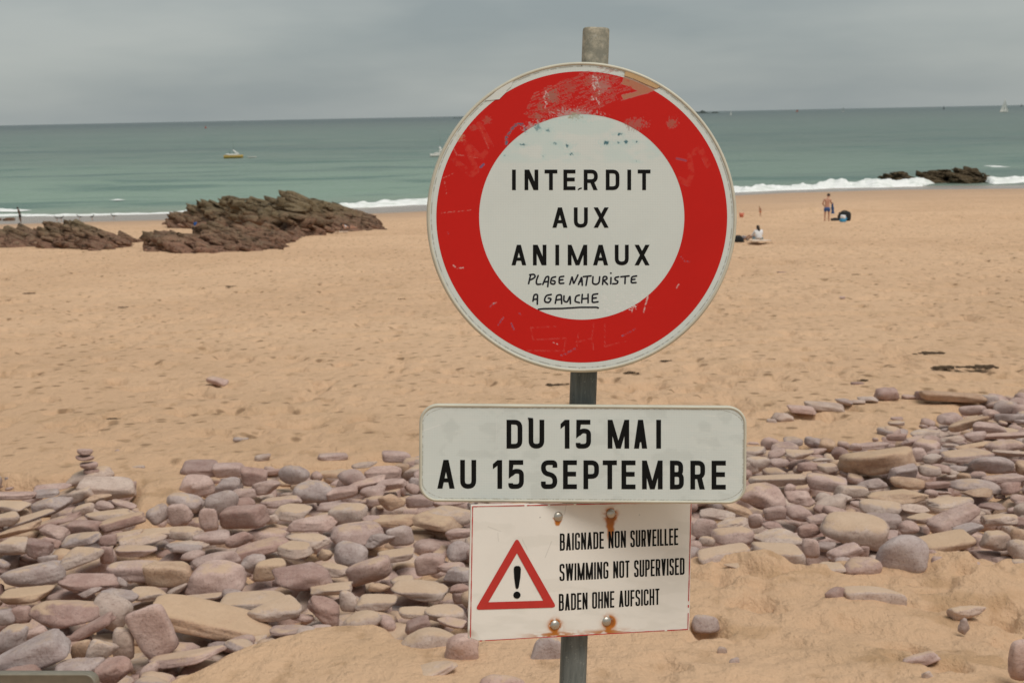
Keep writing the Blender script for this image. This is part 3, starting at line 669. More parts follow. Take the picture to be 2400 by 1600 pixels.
def glyph(ch, w, t):
    h = t / 2; q = []
    R_ = lambda a, b, c_, d: q.append([(a, b), (c_, b), (c_, d), (a, d)])
    Dg = lambda xa, ya, xb, yb, td: q.append([(xa, ya), (xa + td, ya), (xb + td, yb), (xb, yb)])
    L_ = lambda pts, r: q.extend(_ribbon(_round(pts, r), t))
    rad = min(.30, w * .42); y1 = 1 - h
    if ch == 'I': R_(w / 2 - h, 0, w / 2 + h, 1)
    elif ch == '1': R_(w - t, 0, w, 1); q.append([(0, .70), (w - t, .86), (w - t, 1), (w - t * .6, 1)][:3] + [(0, .86)] if False else [(0, .68), (w - t + .001, .80), (w - t + .001, 1), (0, .86)])
    elif ch == 'N': td = t * (1.25 if w > .4 else .95); R_(0, 0, t, 1); R_(w - t, 0, w, 1); Dg(w - td, 0, 0, 1, td)
    elif ch == 'M': R_(0, 0, t, 1); R_(w - t, 0, w, 1); Dg(w / 2 - t * .5, .0, 0, 1, t); Dg(w / 2 - t * .5, .0, w - t, 1, t)
    elif ch == 'T': R_(w / 2 - h, 0, w / 2 + h, y1); R_(0, 1 - t, w, 1)
    elif ch == 'E' or ch == 'F':
        R_(0, 0, t, 1); R_(h, 1 - t, w, 1); R_(h, .5 - h + .02, w * .94, .5 + h + .02)
        if ch == 'E': R_(h, 0, w, t)
    elif ch == 'L': R_(0, 0, t, 1); R_(h, 0, w, t)
    elif ch == 'H': R_(0, 0, t, 1); R_(w - t, 0, w, 1); R_(h, .5 - h, w - h, .5 + h)
    elif ch == 'A': k = .22; td = t * 1.08; Dg(0, 0, w / 2 - td / 2, 1, td); Dg(w - td, 0, w / 2 - td / 2, 1, td); R_(w * .2, k, w * .8, k + t * .85)
    elif ch == 'V': td = t * 1.08; Dg(w / 2 - td / 2, 0, 0, 1, td); Dg(w / 2 - td / 2, 0, w - td, 1, td)
    elif ch == 'W': td = t * 1.0; Dg(w * .27 - td / 2, 0, 0, 1, td); Dg(w * .27 - td / 2, 0, w / 2 - td / 2, 1, td); Dg(w * .73 - td / 2, 0, w / 2 - td / 2, 1, td); Dg(w * .73 - td / 2, 0, w - td, 1, td)
    elif ch == 'X': td = t * 1.15; Dg(0, 0, w - td, 1, td); Dg(w - td, 0, 0, 1, td)
    elif ch == 'D': L_([(h, y1), (w - h, y1), (w - h, h), (h, h)], rad); R_(0, 0, t, 1)
    elif ch == 'O': L_([(w / 2, y1), (w - h, y1), (w - h, h), (h, h), (h, y1), (w / 2, y1)], rad)
    elif ch == 'U': L_([(h, 1), (h, h), (w - h, h), (w - h, 1)], rad)
    elif ch == 'C': L_([(w - h, .70), (w - h, y1), (h, y1), (h, h), (w - h, h), (w - h, .30)], rad)
    elif ch == 'G': L_([(w - h, .72), (w - h, y1), (h, y1), (h, h), (w - h, h), (w - h, .46), (w * .5, .46)], rad * .8)
    elif ch in 'PR':
        m_ = .44; L_([(h, y1), (w - h, y1), (w - h, m_), (h, m_)], rad * .8); R_(0, 0, t, 1)
        if ch == 'R': Dg(w - t * 1.15, 0, w * .42, m_, t * 1.1)
    elif ch == 'B':
        L_([(h, y1), (w - h * 1.3, y1), (w - h * 1.3, .52), (h, .52)], rad * .75); L_([(h, .52), (w - h, .52), (w - h, h), (h, h)], rad * .75); R_(0, 0, t, 1)
    elif ch == 'S': L_([(w - h, .74), (w - h, y1), (h, y1), (h, .56), (w - h, .46), (w - h, h), (h, h), (h, .26)], rad * .9)
    elif ch == '5': L_([(w * .96, y1), (h * 1.2, y1), (h, .50), (w * .35, .60)] , .001); L_([(h * 1.1, .50), (w * .4, .62), (w - h, .60), (w - h, h), (h, h), (h, .20)], rad)
    return q
def lettering(pl, parent, items, t, z, mat=BLACK, label=None):
    """items: (char, x0, x1, ytop, ybottom) in photograph pixels"""
    V = []; F_ = []; zz = z
    for (ch, x0, x1, yt, yb, *ex) in items:
        w = (x1 - x0) / (yb - yt); dy = ex[0] if ex else 0
        for quad in glyph(ch, w, t):
            zz = z + (len(F_) % 9) * 1.2e-5; pts = []
            for x, y in quad:
                u = x0 + x * (yb - yt); q = pl.px(u, yb - y * (yb - yt) + dy * (x / max(w, .01))); pts.append((q[0], q[1], zz))
            a = sum(pts[i][0] * pts[(i + 1) % 4][1] - pts[(i + 1) % 4][0] * pts[i][1] for i in range(4))
            if a < 0: pts = pts[::-1]
            n = len(V); V += pts; F_.append((n, n + 1, n + 2, n + 3))
    return part('lettering', npmesh('lettering', V, F_, False), mat, parent, pl.mw, label=label)
def zi(s, xs, yt, yb, zf):
    out = []
    for ch, (a, b) in zip(s, xs):
        (x0, y0), (x1, y1) = zf([(a, yt), (b, yb)]); out.append((ch, x0, x1, y0, y1))
    return out
lettering(rs, RP, zi('INTERDIT', [(706, 732), (792, 887), (930, 1018), (1060, 1143), (1200, 1297), (1352, 1446), (1500, 1527), (1572, 1660)], 1052, 1193, z1), .185, .0003, label='black capitals INTERDIT')
lettering(rs, RP, zi('AUX', [(984, 1088), (1132, 1228), (1268, 1372)], 1312, 1452, z1), .185, .0003, label='black capitals AUX')
lettering(rs, RP, zi('ANIMAUX', [(702, 804), (850, 943), (1004, 1031), (1090, 1224), (1264, 1368), (1414, 1510), (1550, 1654)], 158, 299, z2), .185, .0003, label='black capitals ANIMAUX')
def scrawl(pl, parent, lines, w, z, mat, label):
    """marker strokes: one capsule per stretch of a line"""
    V = []; F_ = []
    for ln in lines:
        if len(ln) == 1: ln = [ln[0], (ln[0][0] + .6, ln[0][1])]
        ln = _round(ln, 4, 3) if len(ln) > 2 else ln
        for (x0, y0), (x1, y1) in zip(ln[:-1], ln[1:]):
            a0 = math.atan2(y1 - y0, x1 - x0); n = len(V); zz = z + (len(F_) % 12) * 1.2e-5; m_ = 8
            for k in range(m_ + 1):
                a = a0 + math.pi / 2 + math.pi * k / m_; q = pl.px(x0 + w / 2 * math.cos(a), y0 + w / 2 * math.sin(a)); V.append((q[0], q[1], zz))
            for k in range(m_ + 1):
                a = a0 - math.pi / 2 + math.pi * k / m_; q = pl.px(x1 + w / 2 * math.cos(a), y1 + w / 2 * math.sin(a)); V.append((q[0], q[1], zz))
            F_.append(tuple(range(n, n + 2 * m_ + 2))[::-1])
    return part('handwriting', npmesh('handwriting', V, F_, False), mat, parent, pl.mw, label=label)
H1 = [[(820, 425), (835, 362)], [(828, 364), (858, 360), (868, 376), (850, 392), (828, 400)], [(886, 370), (872, 408), (876, 432), (904, 428)],
      [(918, 430), (940, 378), (960, 374), (952, 445)], [(926, 414), (954, 410)], [(1006, 378), (978, 384), (970, 425), (1000, 430), (1004, 408), (986, 404)],
      [(1062, 375), (1032, 378), (1030, 425), (1062, 422)], [(1032, 400), (1056, 398)], [(1104, 430), (1120, 374), (1130, 428), (1160, 366)],
      [(1164, 430), (1186, 378), (1190, 436)], [(1170, 412), (1190, 408)], [(1198, 377), (1250, 372)], [(1226, 374), (1216, 436)],
      [(1264, 378), (1260, 424), (1285, 432), (1306, 420), (1310, 378)], [(1330, 430), (1334, 376), (1358, 376), (1362, 394), (1336, 402), (1364, 430)],
      [(1388, 384), (1386, 426)], [(1386, 353)], [(1440, 378), (1414, 384), (1416, 400), (1438, 408), (1430, 426), (1400, 426)], [(1456, 378), (1512, 372)], [(1486, 376), (1484, 424)],
      [(1564, 372), (1530, 378), (1526, 420), (1560, 418)], [(1528, 398), (1552, 395)]]
H2 = [[(850, 545), (858, 500), (882, 498), (880, 566)], [(856, 534), (881, 530)], [(976, 500), (942, 506), (930, 530), (932, 552), (962, 556), (978, 528), (956, 525)],
      [(1004, 560), (1014, 505), (1046, 500), (1048, 562)], [(1010, 538), (1047, 532)], [(1064, 510), (1062, 546), (1086, 554), (1106, 508), (1108, 562)],
      [(1170, 504), (1146, 510), (1138, 548), (1170, 556)], [(1190, 500), (1186, 556)], [(1230, 498), (1230, 556)], [(1188, 530), (1230, 526)],
      [(1296, 495), (1260, 500), (1258, 556), (1298, 550)], [(1260, 526), (1286, 523)], [(888, 602), (920, 598), (1050, 596), (1180, 588), (1290, 588), (1300, 592)]]
scrawl(rs, RP, [z2(l) for l in H1], 3.9, .0003, MARKER, 'hand written PLAGE NATURISTE')
scrawl(rs, RP, [z2(l) for l in H2], 3.9, .0003, MARKER, 'hand written A GAUCHE, underlined')
scrawl(rs, RP, [z1([(1163, 1189), (1172, 1182), (1183, 1180)])], 3.2, .0003, BLACK, 'small black chip mark under INTERDIT')

# ---- date panel
pp = Plate(rotl(-math.radians(.42)), plane_pt(1366, 1063.5, 2.995)); PW, PH, PR = 383.5 * K, 114.8 * K, 44 * K
def rrect(w, h, r, n=10):
    out = []
    for cx_, cy_, a0 in [(w - r, h - r, 0), (-w + r, h - r, 90), (-w + r, -h + r, 180), (w - r, -h + r, 270)]:
        for k in range(n + 1): a = math.radians(a0 + 90 * k / n); out.append((cx_ + r * math.cos(a), cy_ + r * math.sin(a)))
    return out
nx, ny = 420, 130
gx, gy = np.meshgrid(np.linspace(-1, 1, nx), np.linspace(-1, 1, ny))
iw, ih, ir = PW - 7 * K, PH - 7 * K, 38 * K
gxm, gym = gx * iw, gy * ih
ex_ = np.maximum(np.abs(gxm) - (iw - ir), 0); ey_ = np.maximum(np.abs(gym) - (ih - ir), 0)
lim = np.where(ey_ > 0, iw - ir + np.sqrt(np.maximum(ir ** 2 - ey_ ** 2, 0)), iw); gxm = gxm * (lim / iw)
PX, PY = 1366 + gxm / K, 1063.5 - gym / K; pn = Paint(PX, PY)
pn.lay(sm(.15, .6, fbm(PX * .012, PY * .05, s=51, o=5, g=.65)) * .30, (.70, .72, .68)); pn.lay(sm(.2, .7, fbm(PX * .02, PY * .03, s=55, o=4)) * .22, (.42, .45, .42))
for p_ in [[(80, 1450 / 1), (210, 1405)]]: pn.stroke(z2(p_), .9, (.78, .78, .75), .6, 1.3)
pn.stroke(z3([(90, 290), (260, 300), (400, 300)]), 1.6, (.72, .73, .70), .5, 2, .6, .2, 3); pn.stroke(z2([(600, 1330), (600, 1560)]), .8, (.76, .76, .72), .4, 1)
for k in range(26):
    x_ = 1600 + 120 * random.Random(k).random(); y_ = 960 + 190 * random.Random(k + 50).random(); pn.stroke([(x_, y_), (x_ + 50, y_ + 8 * math.sin(k))], .7, (.76, .77, .72), .35, 1.5, .8, .15, k)
edge = np.minimum.reduce([iw - np.abs(gxm), ih - np.abs(gym), np.where((ex_ > 0) & (ey_ > 0), ir - np.hypot(ex_, ey_), 1)]) / K
pn.lay((np.exp(-((edge - 1.5) / 1.2) ** 2)) * (.25 + .75 * (noise(PX * .4, PY * .4, s=8) > -.1)) * .7, (.22, .18, .11))
V = np.stack([gxm, gym, np.zeros_like(gxm)], -1).reshape(-1, 3)
DP = part('date_panel', npmesh('date_panel', V, gridfaces(ny, nx), col=pn.c.reshape(-1, 4)), PANEL, SIGN, pp.mw)
rings = []
for off, z in [(7.6, -.0006), (6.6, .0014), (4.8, .0024), (2.5, .002), (.6, -.001), (0, -.005), (0, -.026), (1.2, -.03), (6, -.03), (9, -.005), (200, -.005)]:
    o_ = off * K; hh = PH - o_
    rings.append([(x, y, z) for x, y in (rrect(PW - o_, PH - o_, PR - min(o_, 30 * K)) if off < 100 else rrect(PW - 100 * K, .01, .005))])
n = len(rings[0]); part('rim', npmesh('rim', np.array([p_ for r_ in rings for p_ in r_]), gridfaces(len(rings), n, True)), RIM, DP, pp.mw, label='cream folded rim')
for wd, xs in (('DU', [(668, 777), (820, 928)]), ('15', [(1040, 1102), (1145, 1250)]), ('MAI', [(1365, 1513), (1546, 1637), (1700, 1732)])):
    lettering(pp, DP, zi(wd, xs, 1362, 1560, z2), .165, .0003, label='black capitals ' + wd + ' on the upper line')
for wd, xs in (('AU', [(170, 276), (310, 408)]), ('15', [(510, 567), (605, 700)]), ('SEPTEMBRE', [(805, 905), (940, 1025), (1065, 1160), (1183, 1270), (1298, 1384), (1424, 1550), (1595, 1680), (1720, 1810), (1850, 1937)])):
    it = [(c_, a_, b_, y0 + (a_ - 1400) / 700 * 2.2 + .5, y1 + (a_ - 1400) / 700 * 2.2 + .5) for c_, a_, b_, y0, y1 in zi(wd, xs, 203, 379, z3)]
    lettering(pp, DP, it, .165, .0003, label='black capitals ' + wd + ' on the lower line')
sheet('tick', pp, z2([(815, 1347), (850, 1350), (852, 1362), (820, 1366)]), .0012, BLACK, DP)

# ---- warning board
def _rx(a, b, c_):
    cx, sx_ = math.cos(a), math.sin(a); cy_, sy_ = math.cos(b), math.sin(b); cz, sz = math.cos(c_), math.sin(c_)
    return np.array([[cz, -sz, 0], [sz, cz, 0], [0, 0, 1]]) @ np.array([[cy_, 0, sy_], [0, 1, 0], [-sy_, 0, cy_]]) @ np.array([[1, 0, 0], [0, cx, -sx_], [0, sx_, cx]])
RM = _rx(.0199269, -.36949734, -.03037582); BAS = np.stack([R, U, F], 1)
ex3, ey3, ez3 = BAS @ RM[:, 0], BAS @ RM[:, 1], -(BAS @ RM[:, 2])
rot = Matrix([[ex3[i], ey3[i], ez3[i]] for i in range(3)])
wb = Plate(rot, CAM + R * .15210496 + U * -.4846455 + F * 3.03); BW, BH = .51496424 / 2, .28118302 / 2
nx, ny = 330, 190
gx, gy = np.meshgrid(np.linspace(-BW, BW, nx), np.linspace(-BH, BH, ny))
# crumpled lower left corner
Pw = np.array(wb.loc)[None, None] + gx[..., None] * ex3 + gy[..., None] * ey3 - CAM
dd = Pw @ F; PX = 1200 + (Pw @ R) / dd * FPX; PY = 800 - (Pw @ U) / dd * FPX; pn = Paint(PX, PY)
ru, rd = (.50, .155, .015), (.18, .05, .010)
pn.lay(sm(.25, .7, fbm(PX * .01, PY * .03, s=61, o=4)) * .18, (.55, .52, .45))
for (x, y, r_, drip) in [(909, 547, 0, 60), (1232, 535, 1, 215), (892, 1212, 1, 60), (1208, 1190, 2, 70)]:
    X_, Y_ = z3([(x + (14 if r_ == 2 else 0), y + 4)])[0]
    d_ = np.hypot(pn.X - X_, pn.Y - Y_)
    if r_: pn.lay(np.exp(-np.maximum(d_ - 14, 0) / 3.5) * 1.3 * sm(-.9, .2, fbm(PX * .12, PY * .12, s=int(x), o=2)), ru); pn.lay(np.exp(-np.maximum(d_ - 11, 0) / 1.5) * .7, rd)
    dr = drip / 2.61; yy = (pn.Y - Y_) / dr; wob = 1.2 * noise(pn.Y * .15, 0, s=int(x)); xo = -2 * yy if drip > 50 else 0
    wdt = 12.5 * (1 - np.clip(yy, 0, 1)) ** .6 + 1.8
    a = (1 - sm(wdt * .5, wdt, np.abs(pn.X - X_ - xo - wob))) * (yy > 0) * (1 - sm(.8 if drip < 100 else .45, 1, yy)) * 1.0
    pn.lay(a, ru); pn.lay(a * (1 - sm(.1, .5, yy)) * .6, rd)
e_ = gy + BH
for (x, w_) in [(890, 60), (1210, 50)]:
    X_ = z3([(x, 0)])[0][0]; pn.lay(np.exp(-((pn.X - X_) / w_) ** 2) * np.exp(-np.maximum(e_ / K - 9, 0) / 3.0) * 1.0 * sm(-.8, .2, fbm(PX * .06, PY * .2, s=4, o=3)), (.45, .15, .02))
for p_ in [[(960, 470), (950, 530), (935, 545)], [(830, 800), (870, 700)], [(540, 650), (545, 700)], [(690, 690), (720, 750)], [(480, 610), (560, 640)]]:
    pn.stroke(z3(p_), .6, (.35, .32, .28), .35, 1.2)
pn.stroke(z3([(799, 553)]) * 2, 2, (.1, .09, .08), .8, 1); pn.stroke(z3([(1408, 538)]) * 2, 1.4, (.1, .09, .08), .6, 1)
V = np.stack([gx, gy, np.zeros_like(gx)], -1)
cr = sm(.028, 0, np.hypot(gx + BW, gy + BH)); V[..., 2] -= cr * .006; V[..., 0] += cr * .003; V[..., 1] += cr * .005
V = V.reshape(-1, 3); nV = len(V); Vb = V.copy(); Vb[:, 2] -= .0035
G = gridfaces(ny, nx)
per = np.concatenate([np.arange(nx), np.arange(1, ny) * nx + nx - 1, (ny - 1) * nx + np.arange(nx - 2, -1, -1), np.arange(ny - 2, 0, -1) * nx]); pn2 = np.roll(per, -1)
side = np.stack([per, per + nV, pn2 + nV, pn2], -1)
col = pn.c.reshape(-1, 4)
WB = part('warning_board', npmesh('warning_board', np.concatenate([V, Vb]), np.concatenate([G, G[:, ::-1] + nV, side]), False, np.concatenate([col, col * .0])), BOARD, SIGN, wb.mw)
def band(name, pl, outer, inner, z, mat, parent, **k):
    n = len(outer); q = [pl.px(*p_) for p_ in outer] + [pl.px(*p_) for p_ in inner]; V = [(x, y, z) for x, y in q]
    F_ = [(i, (i + 1) % n, n + (i + 1) % n, n + i) for i in range(n)]
    a = V[0]; b = V[1]; c_ = V[n]; 
    if (b[0] - a[0]) * (c_[1] - a[1]) - (c_[0] - a[0]) * (b[1] - a[1]) < 0: F_ = [f[::-1] for f in F_]
    return part(name, npmesh(name, V, F_, False), mat, parent, pl.mw, **k)
# thin red border, worn through here and there
bl_ = [((385, 487), (1290, 468)), ((1290, 468), (1722, 459)), ((386, 485), (372, 1288)), ((1724, 470), (1708, 1065)), ((1707, 1088), (1704, 1238)), ((412, 1310), (444, 1308)), ((460, 1307), (1703, 1238))]
V = []; F_ = []
for i, (a, b) in enumerate(bl_):
    (x0, y0), (x1, y1) = z3([a, b]); n = max(2, int(math.hypot(x1 - x0, y1 - y0) / 6))
    for k in range(n):
        t0, t1 = k / n, (k + 1) / n; w_ = .95 + .3 * float(noise(k * .4, i, s=3)); dx, dy = x1 - x0, y1 - y0; l = math.hypot(dx, dy); nxx, nyy = -dy / l * w_, dx / l * w_
        if float(noise(k * .9, i * 3, s=8)) > .86: continue
        p_ = [(x0 + dx * t0 + nxx, y0 + dy * t0 + nyy), (x0 + dx * t1 + nxx, y0 + dy * t1 + nyy), (x0 + dx * t1 - nxx, y0 + dy * t1 - nyy), (x0 + dx * t0 - nxx, y0 + dy * t0 - nyy)]
        q = [(*wb.px(*u), .0008 + (i % 3) * 3e-5) for u in p_]
        if sum(q[j][0] * q[(j + 1) % 4][1] - q[(j + 1) % 4][0] * q[j][1] for j in range(4)) < 0: q = q[::-1]
        m_ = len(V); V += q; F_.append((m_, m_ + 1, m_ + 2, m_ + 3))
part('border_line', npmesh('border_line', V, F_, False), REDP, WB, wb.mw, label='thin worn red line round the edge')
def rpoly(pts, r, n=6):
    out = []; N = len(pts)
    for i in range(N):
        p0, p1, p2 = Vector(pts[i - 1]), Vector(pts[i]), Vector(pts[(i + 1) % N]); a = p1 + (p0 - p1).normalized() * r; b = p1 + (p2 - p1).normalized() * r
        for k in range(n + 1): s_ = k / n; v = a * (1 - s_) ** 2 + p1 * 2 * s_ * (1 - s_) + b * s_ * s_; out.append((v.x, v.y))
    return out
band('warning_triangle', wb, z3(rpoly([(657, 676), (400, 1119), (900, 1104)], 30)), z3(rpoly([(657, 772), (482, 1072), (818, 1062)], 3)), .0008, REDP, WB, label='red outlined warning triangle')
ex_pts = [(637, 870), (640, 856), (650, 850), (668, 850), (678, 856), (681, 870), (678, 920), (668, 980), (662, 990), (654, 990), (648, 980), (640, 920)]
V = []; F_ = []
for poly in (ex_pts, [(657 + 22 * math.cos(a), 1028 + 22 * math.sin(a)) for a in np.arange(20) * math.pi / 10]):
    q = [(*wb.px(*u), .0009) for u in z3(poly)]; n = len(V); V += q; f_ = tuple(range(n, n + len(q)))
    ar = sum(q[j][0] * q[(j + 1) % len(q)][1] - q[(j + 1) % len(q)][0] * q[j][1] for j in range(len(q))); F_.append(f_ if ar > 0 else f_[::-1])
part('exclamation_mark', npmesh('exclamation_mark', V, F_, False), BLACK, WB, wb.mw)
NW = {'I': .36, 'M': 1.40, 'W': 1.50, 'E': .88, 'L': .80, 'F': .85, 'T': .86, 'S': .98}
def wordline(words, y0l, y1l, xr_, top_l, top_r):
    out = []
    for word, a, b in words:
        ws = [NW.get(c_, 1.0) for c_ in word]; gap = .20; tot = sum(ws) + gap * (len(word) - 1); u = (b - a) / tot; x = a
        for c_, w_ in zip(word, ws):
            tt = (x - xr_[0]) / (xr_[1] - xr_[0]); t2 = (x + w_ * u - xr_[0]) / (xr_[1] - xr_[0])
            (X0, Y0), (X1, Y1), (_, Y2) = z3([(x, top_l + (top_r - top_l) * tt), (x + w_ * u, y0l + (y1l - y0l) * tt), (x + w_ * u, y0l + (y1l - y0l) * t2)])
            out.append((c_, X0, X1, Y0, Y1, Y2 - Y1)); x += (w_ + gap) * u
    return out
for words, y0l, y1l, xr_, tl, tr in (([('BAIGNADE', 920, 1190), ('NON', 1218, 1325), ('SURVEILLEE', 1352, 1645)], 757, 722, (920, 1645), 652, 620),
        ([('SWIMMING', 918, 1218), ('NOT', 1247, 1347), ('SUPERVISED', 1375, 1684)], 943, 903, (918, 1684), 838, 800), ([('BADEN', 914, 1090), ('OHNE', 1118, 1254), ('AUFSICHT', 1282, 1530)], 1125, 1087, (914, 1530), 1022, 988)):
    for w1_ in words: lettering(wb, WB, wordline([w1_], y0l, y1l, xr_, tl, tr), .108, .0003, label='condensed black capitals ' + w1_[0])
bv = []; pr_ = [(0, 1), (.35, .95), (.65, .78), (.88, .48), (1, .12), (1.02, 0)]
for r_, z in pr_:
    for k in range(20): a = 2 * math.pi * k / 20; bv.append(((r_ + .001) * .0101 * math.cos(a), (r_ + .001) * .0101 * math.sin(a), z * .0052))
bolt = npmesh('bolt_head', np.array(bv), gridfaces(6, 20, True)[:, ::-1].copy()); bolt.flip_normals() if False else None
for (x, y, lb) in [(911, 548, 'upper left dome bolt with a short rust run'), (1233, 530, 'upper right dome bolt with a long rust run'), (890, 1211, 'lower left dome bolt ringed with rust'), (1207, 1189, 'lower right dome bolt ringed with rust')]:
    q = wb.px(*z3([(x, y)])[0]); part('bolt_head', bolt, BOLT, WB, wb.mw @ Matrix.Translation((q[0], q[1], .0004)), label=lb)
# brackets that hold the plates on the post
def bracket(py, w, dep, h=.03):
    bm = bmesh.new(); bmesh.ops.create_cube(bm, size=1); 
    for v in bm.verts: v.co = Vector((v.co.x * w, v.co.y * h, v.co.z * dep))
    bmesh.ops.bevel(bm, geom=bm.edges[:], offset=.002, segments=1)
    xc = np.interp(py, [100, 900, 1560], [1397, 1369.5, 1346]); c_ = plane_pt(xc, py, 3.0 + .005 + .027)
    part('bracket', bm_mesh('bracket', bm), POST, SIGN, frame(MF, c_))
bracket(330, .16, .05); bracket(690, .16, .05); bracket(1030, .16, .05)

# ---- the rounded metal board at the lower left edge
q0 = plane_pt(224, 1578, 3.0); brl = frame(MF, plane_pt(-80, 1700, 3.0)); gw, gh = 304 * K, 122 * K
rings = []
for off, z in [(200, 0), (6, 0), (3.5, .002), (1.2, .0015), (0, -.002), (0, -.03), (3, -.032), (200, -.032)]:
    o_ = off * K; rings.append([(x, y, z) for x, y in (rrect(gw - o_, gh - o_, 26 * K - min(o_, 20 * K)) if off < 100 else rrect(gw - 80 * K, gh - 80 * K, .004))])
rb = empty('metal_board', plane_pt(-80, 1700, 3.03), label='rounded corner of a grey brown metal board cut off by the lower left edge', cat='board')
parent_w[rb.name] = Matrix.Translation(rb.location)
V = np.array([p_ for r_ in rings for p_ in r_]); n = len(rings[0]); Fq = [tuple(f) for f in gridfaces(len(rings), n, True)] + [tuple(range(n))[::-1], tuple(range((len(rings) - 1) * n, len(rings) * n))]
part('plate', npmesh('plate', [tuple(v) for v in V], Fq), RAIL, rb, brl)
me = tube_mesh('post', [(0, -gh * .5, -.06), (0, -1.75, -.06)], .028, 16); part('post', me, POST, rb, brl)
# ------------------------------------------------------------ the stones
TONE = {'p': (.56, .40, .355), 'r': (.45, .29, .25), 'g': (.475, .39, .37), 'l': (.60, .47, .40), 'o': (.56, .375, .25), 'd': (.34, .225, .20)}
TWORD = {'p': 'mauve pink', 'r': 'dark reddish', 'g': 'mauve grey', 'l': 'pale pinkish', 'o': 'orange tan', 'd': 'dark purple brown'}
KWORD = {'b': 'squared block stone', 'r': 'rounded cobble', 's': 'flat slab stone', 'w': 'angular chipped stone'}
za = lambda x, y: (x / 4.704, y / 4.704 + 980)
zz_ = lambda x, y: (x / 2.45, y / 2.45 + 1000)
zc_ = lambda x, y: (x / 3.92 + 500, y / 3.92 + 1280)
zr_ = lambda x, y: (x / 2.94 + 1600, y / 2.94 + 880)
zq_ = lambda x, y: (x / 2.94 + 1600, y / 2.94 + 1280)
# cx, cy, w, h, turn, kind, tone, sand (0..1) [, landmark name, own label]
SA = [(990, 635, 440, 190, -10, 's', 'l', .7, 'the slab under the stone stack', 'pale sand dusted slab under the balanced stack of four pebbles'),
 (1190, 775, 600, 240, 6, 'b', 'l', .1, 'the patchy tan block below the stack', 'big pale block with tan patches in front of the balanced stack'),
 (880, 855, 300, 180, -14, 'b', 'l', .3), (1085, 885, 290, 130, 0, 'r', 'o', .05), (1440, 765, 130, 150, 0, 'w', 'p', .1), (580, 755, 400, 80, 4, 's', 'p', .3),
 (150, 850, 460, 120, 0, 'b', 'p', .1), (130, 965, 380, 110, 0, 's', 'l', .9), (500, 830, 350, 90, -10, 's', 'g', .2), (560, 960, 430, 220, -12, 'r', 'g', .5),
 (360, 1090, 560, 100, -10, 's', 'g', .9), (80, 1110, 260, 150, 0, 's', 'l', .7), (920, 1005, 230, 120, -16, 'b', 'l', .7), (1160, 960, 270, 75, 0, 'r', 'p', .1),
 (1370, 950, 280, 70, 14, 's', 'p', .3), (1230, 1060, 540, 130, -3, 's', 'l', .9), (640, 1130, 500, 100, -12, 's', 'r', .4), (940, 1200, 360, 170, 0, 'b', 'r', 0),
 (1360, 1150, 500, 200, -12, 'b', 'r', 1, 'the sand topped red block', 'reddish block with sand on its tilted top, left of centre in the left heap'),
 (1740, 1060, 250, 220, -20, 'r', 'g', .5), (1970, 1060, 210, 250, -10, 'b', 'p', .2), (2050, 935, 380, 190, 14, 'r', 'g', .5), (210, 1230, 450, 120, -14, 's', 'o', .4),
 (620, 1250, 340, 160, 10, 's', 'p', .2), (560, 1370, 220, 150, 20, 'w', 'r', 0), (440, 1410, 280, 190, 14, 'w', 'd', 0), (120, 1400, 380, 180, -8, 's', 'l', .6),
 (890, 1330, 460, 160, -14, 's', 'g', .7), (1190, 1340, 190, 150, 0, 'w', 'r', 0), (1370, 1300, 400, 130, -8, 's', 'l', .8), (1850, 1260, 600, 140, 0, 's', 'l', .9), (2060, 1385, 500, 110, -4, 's', 'l', .4)]
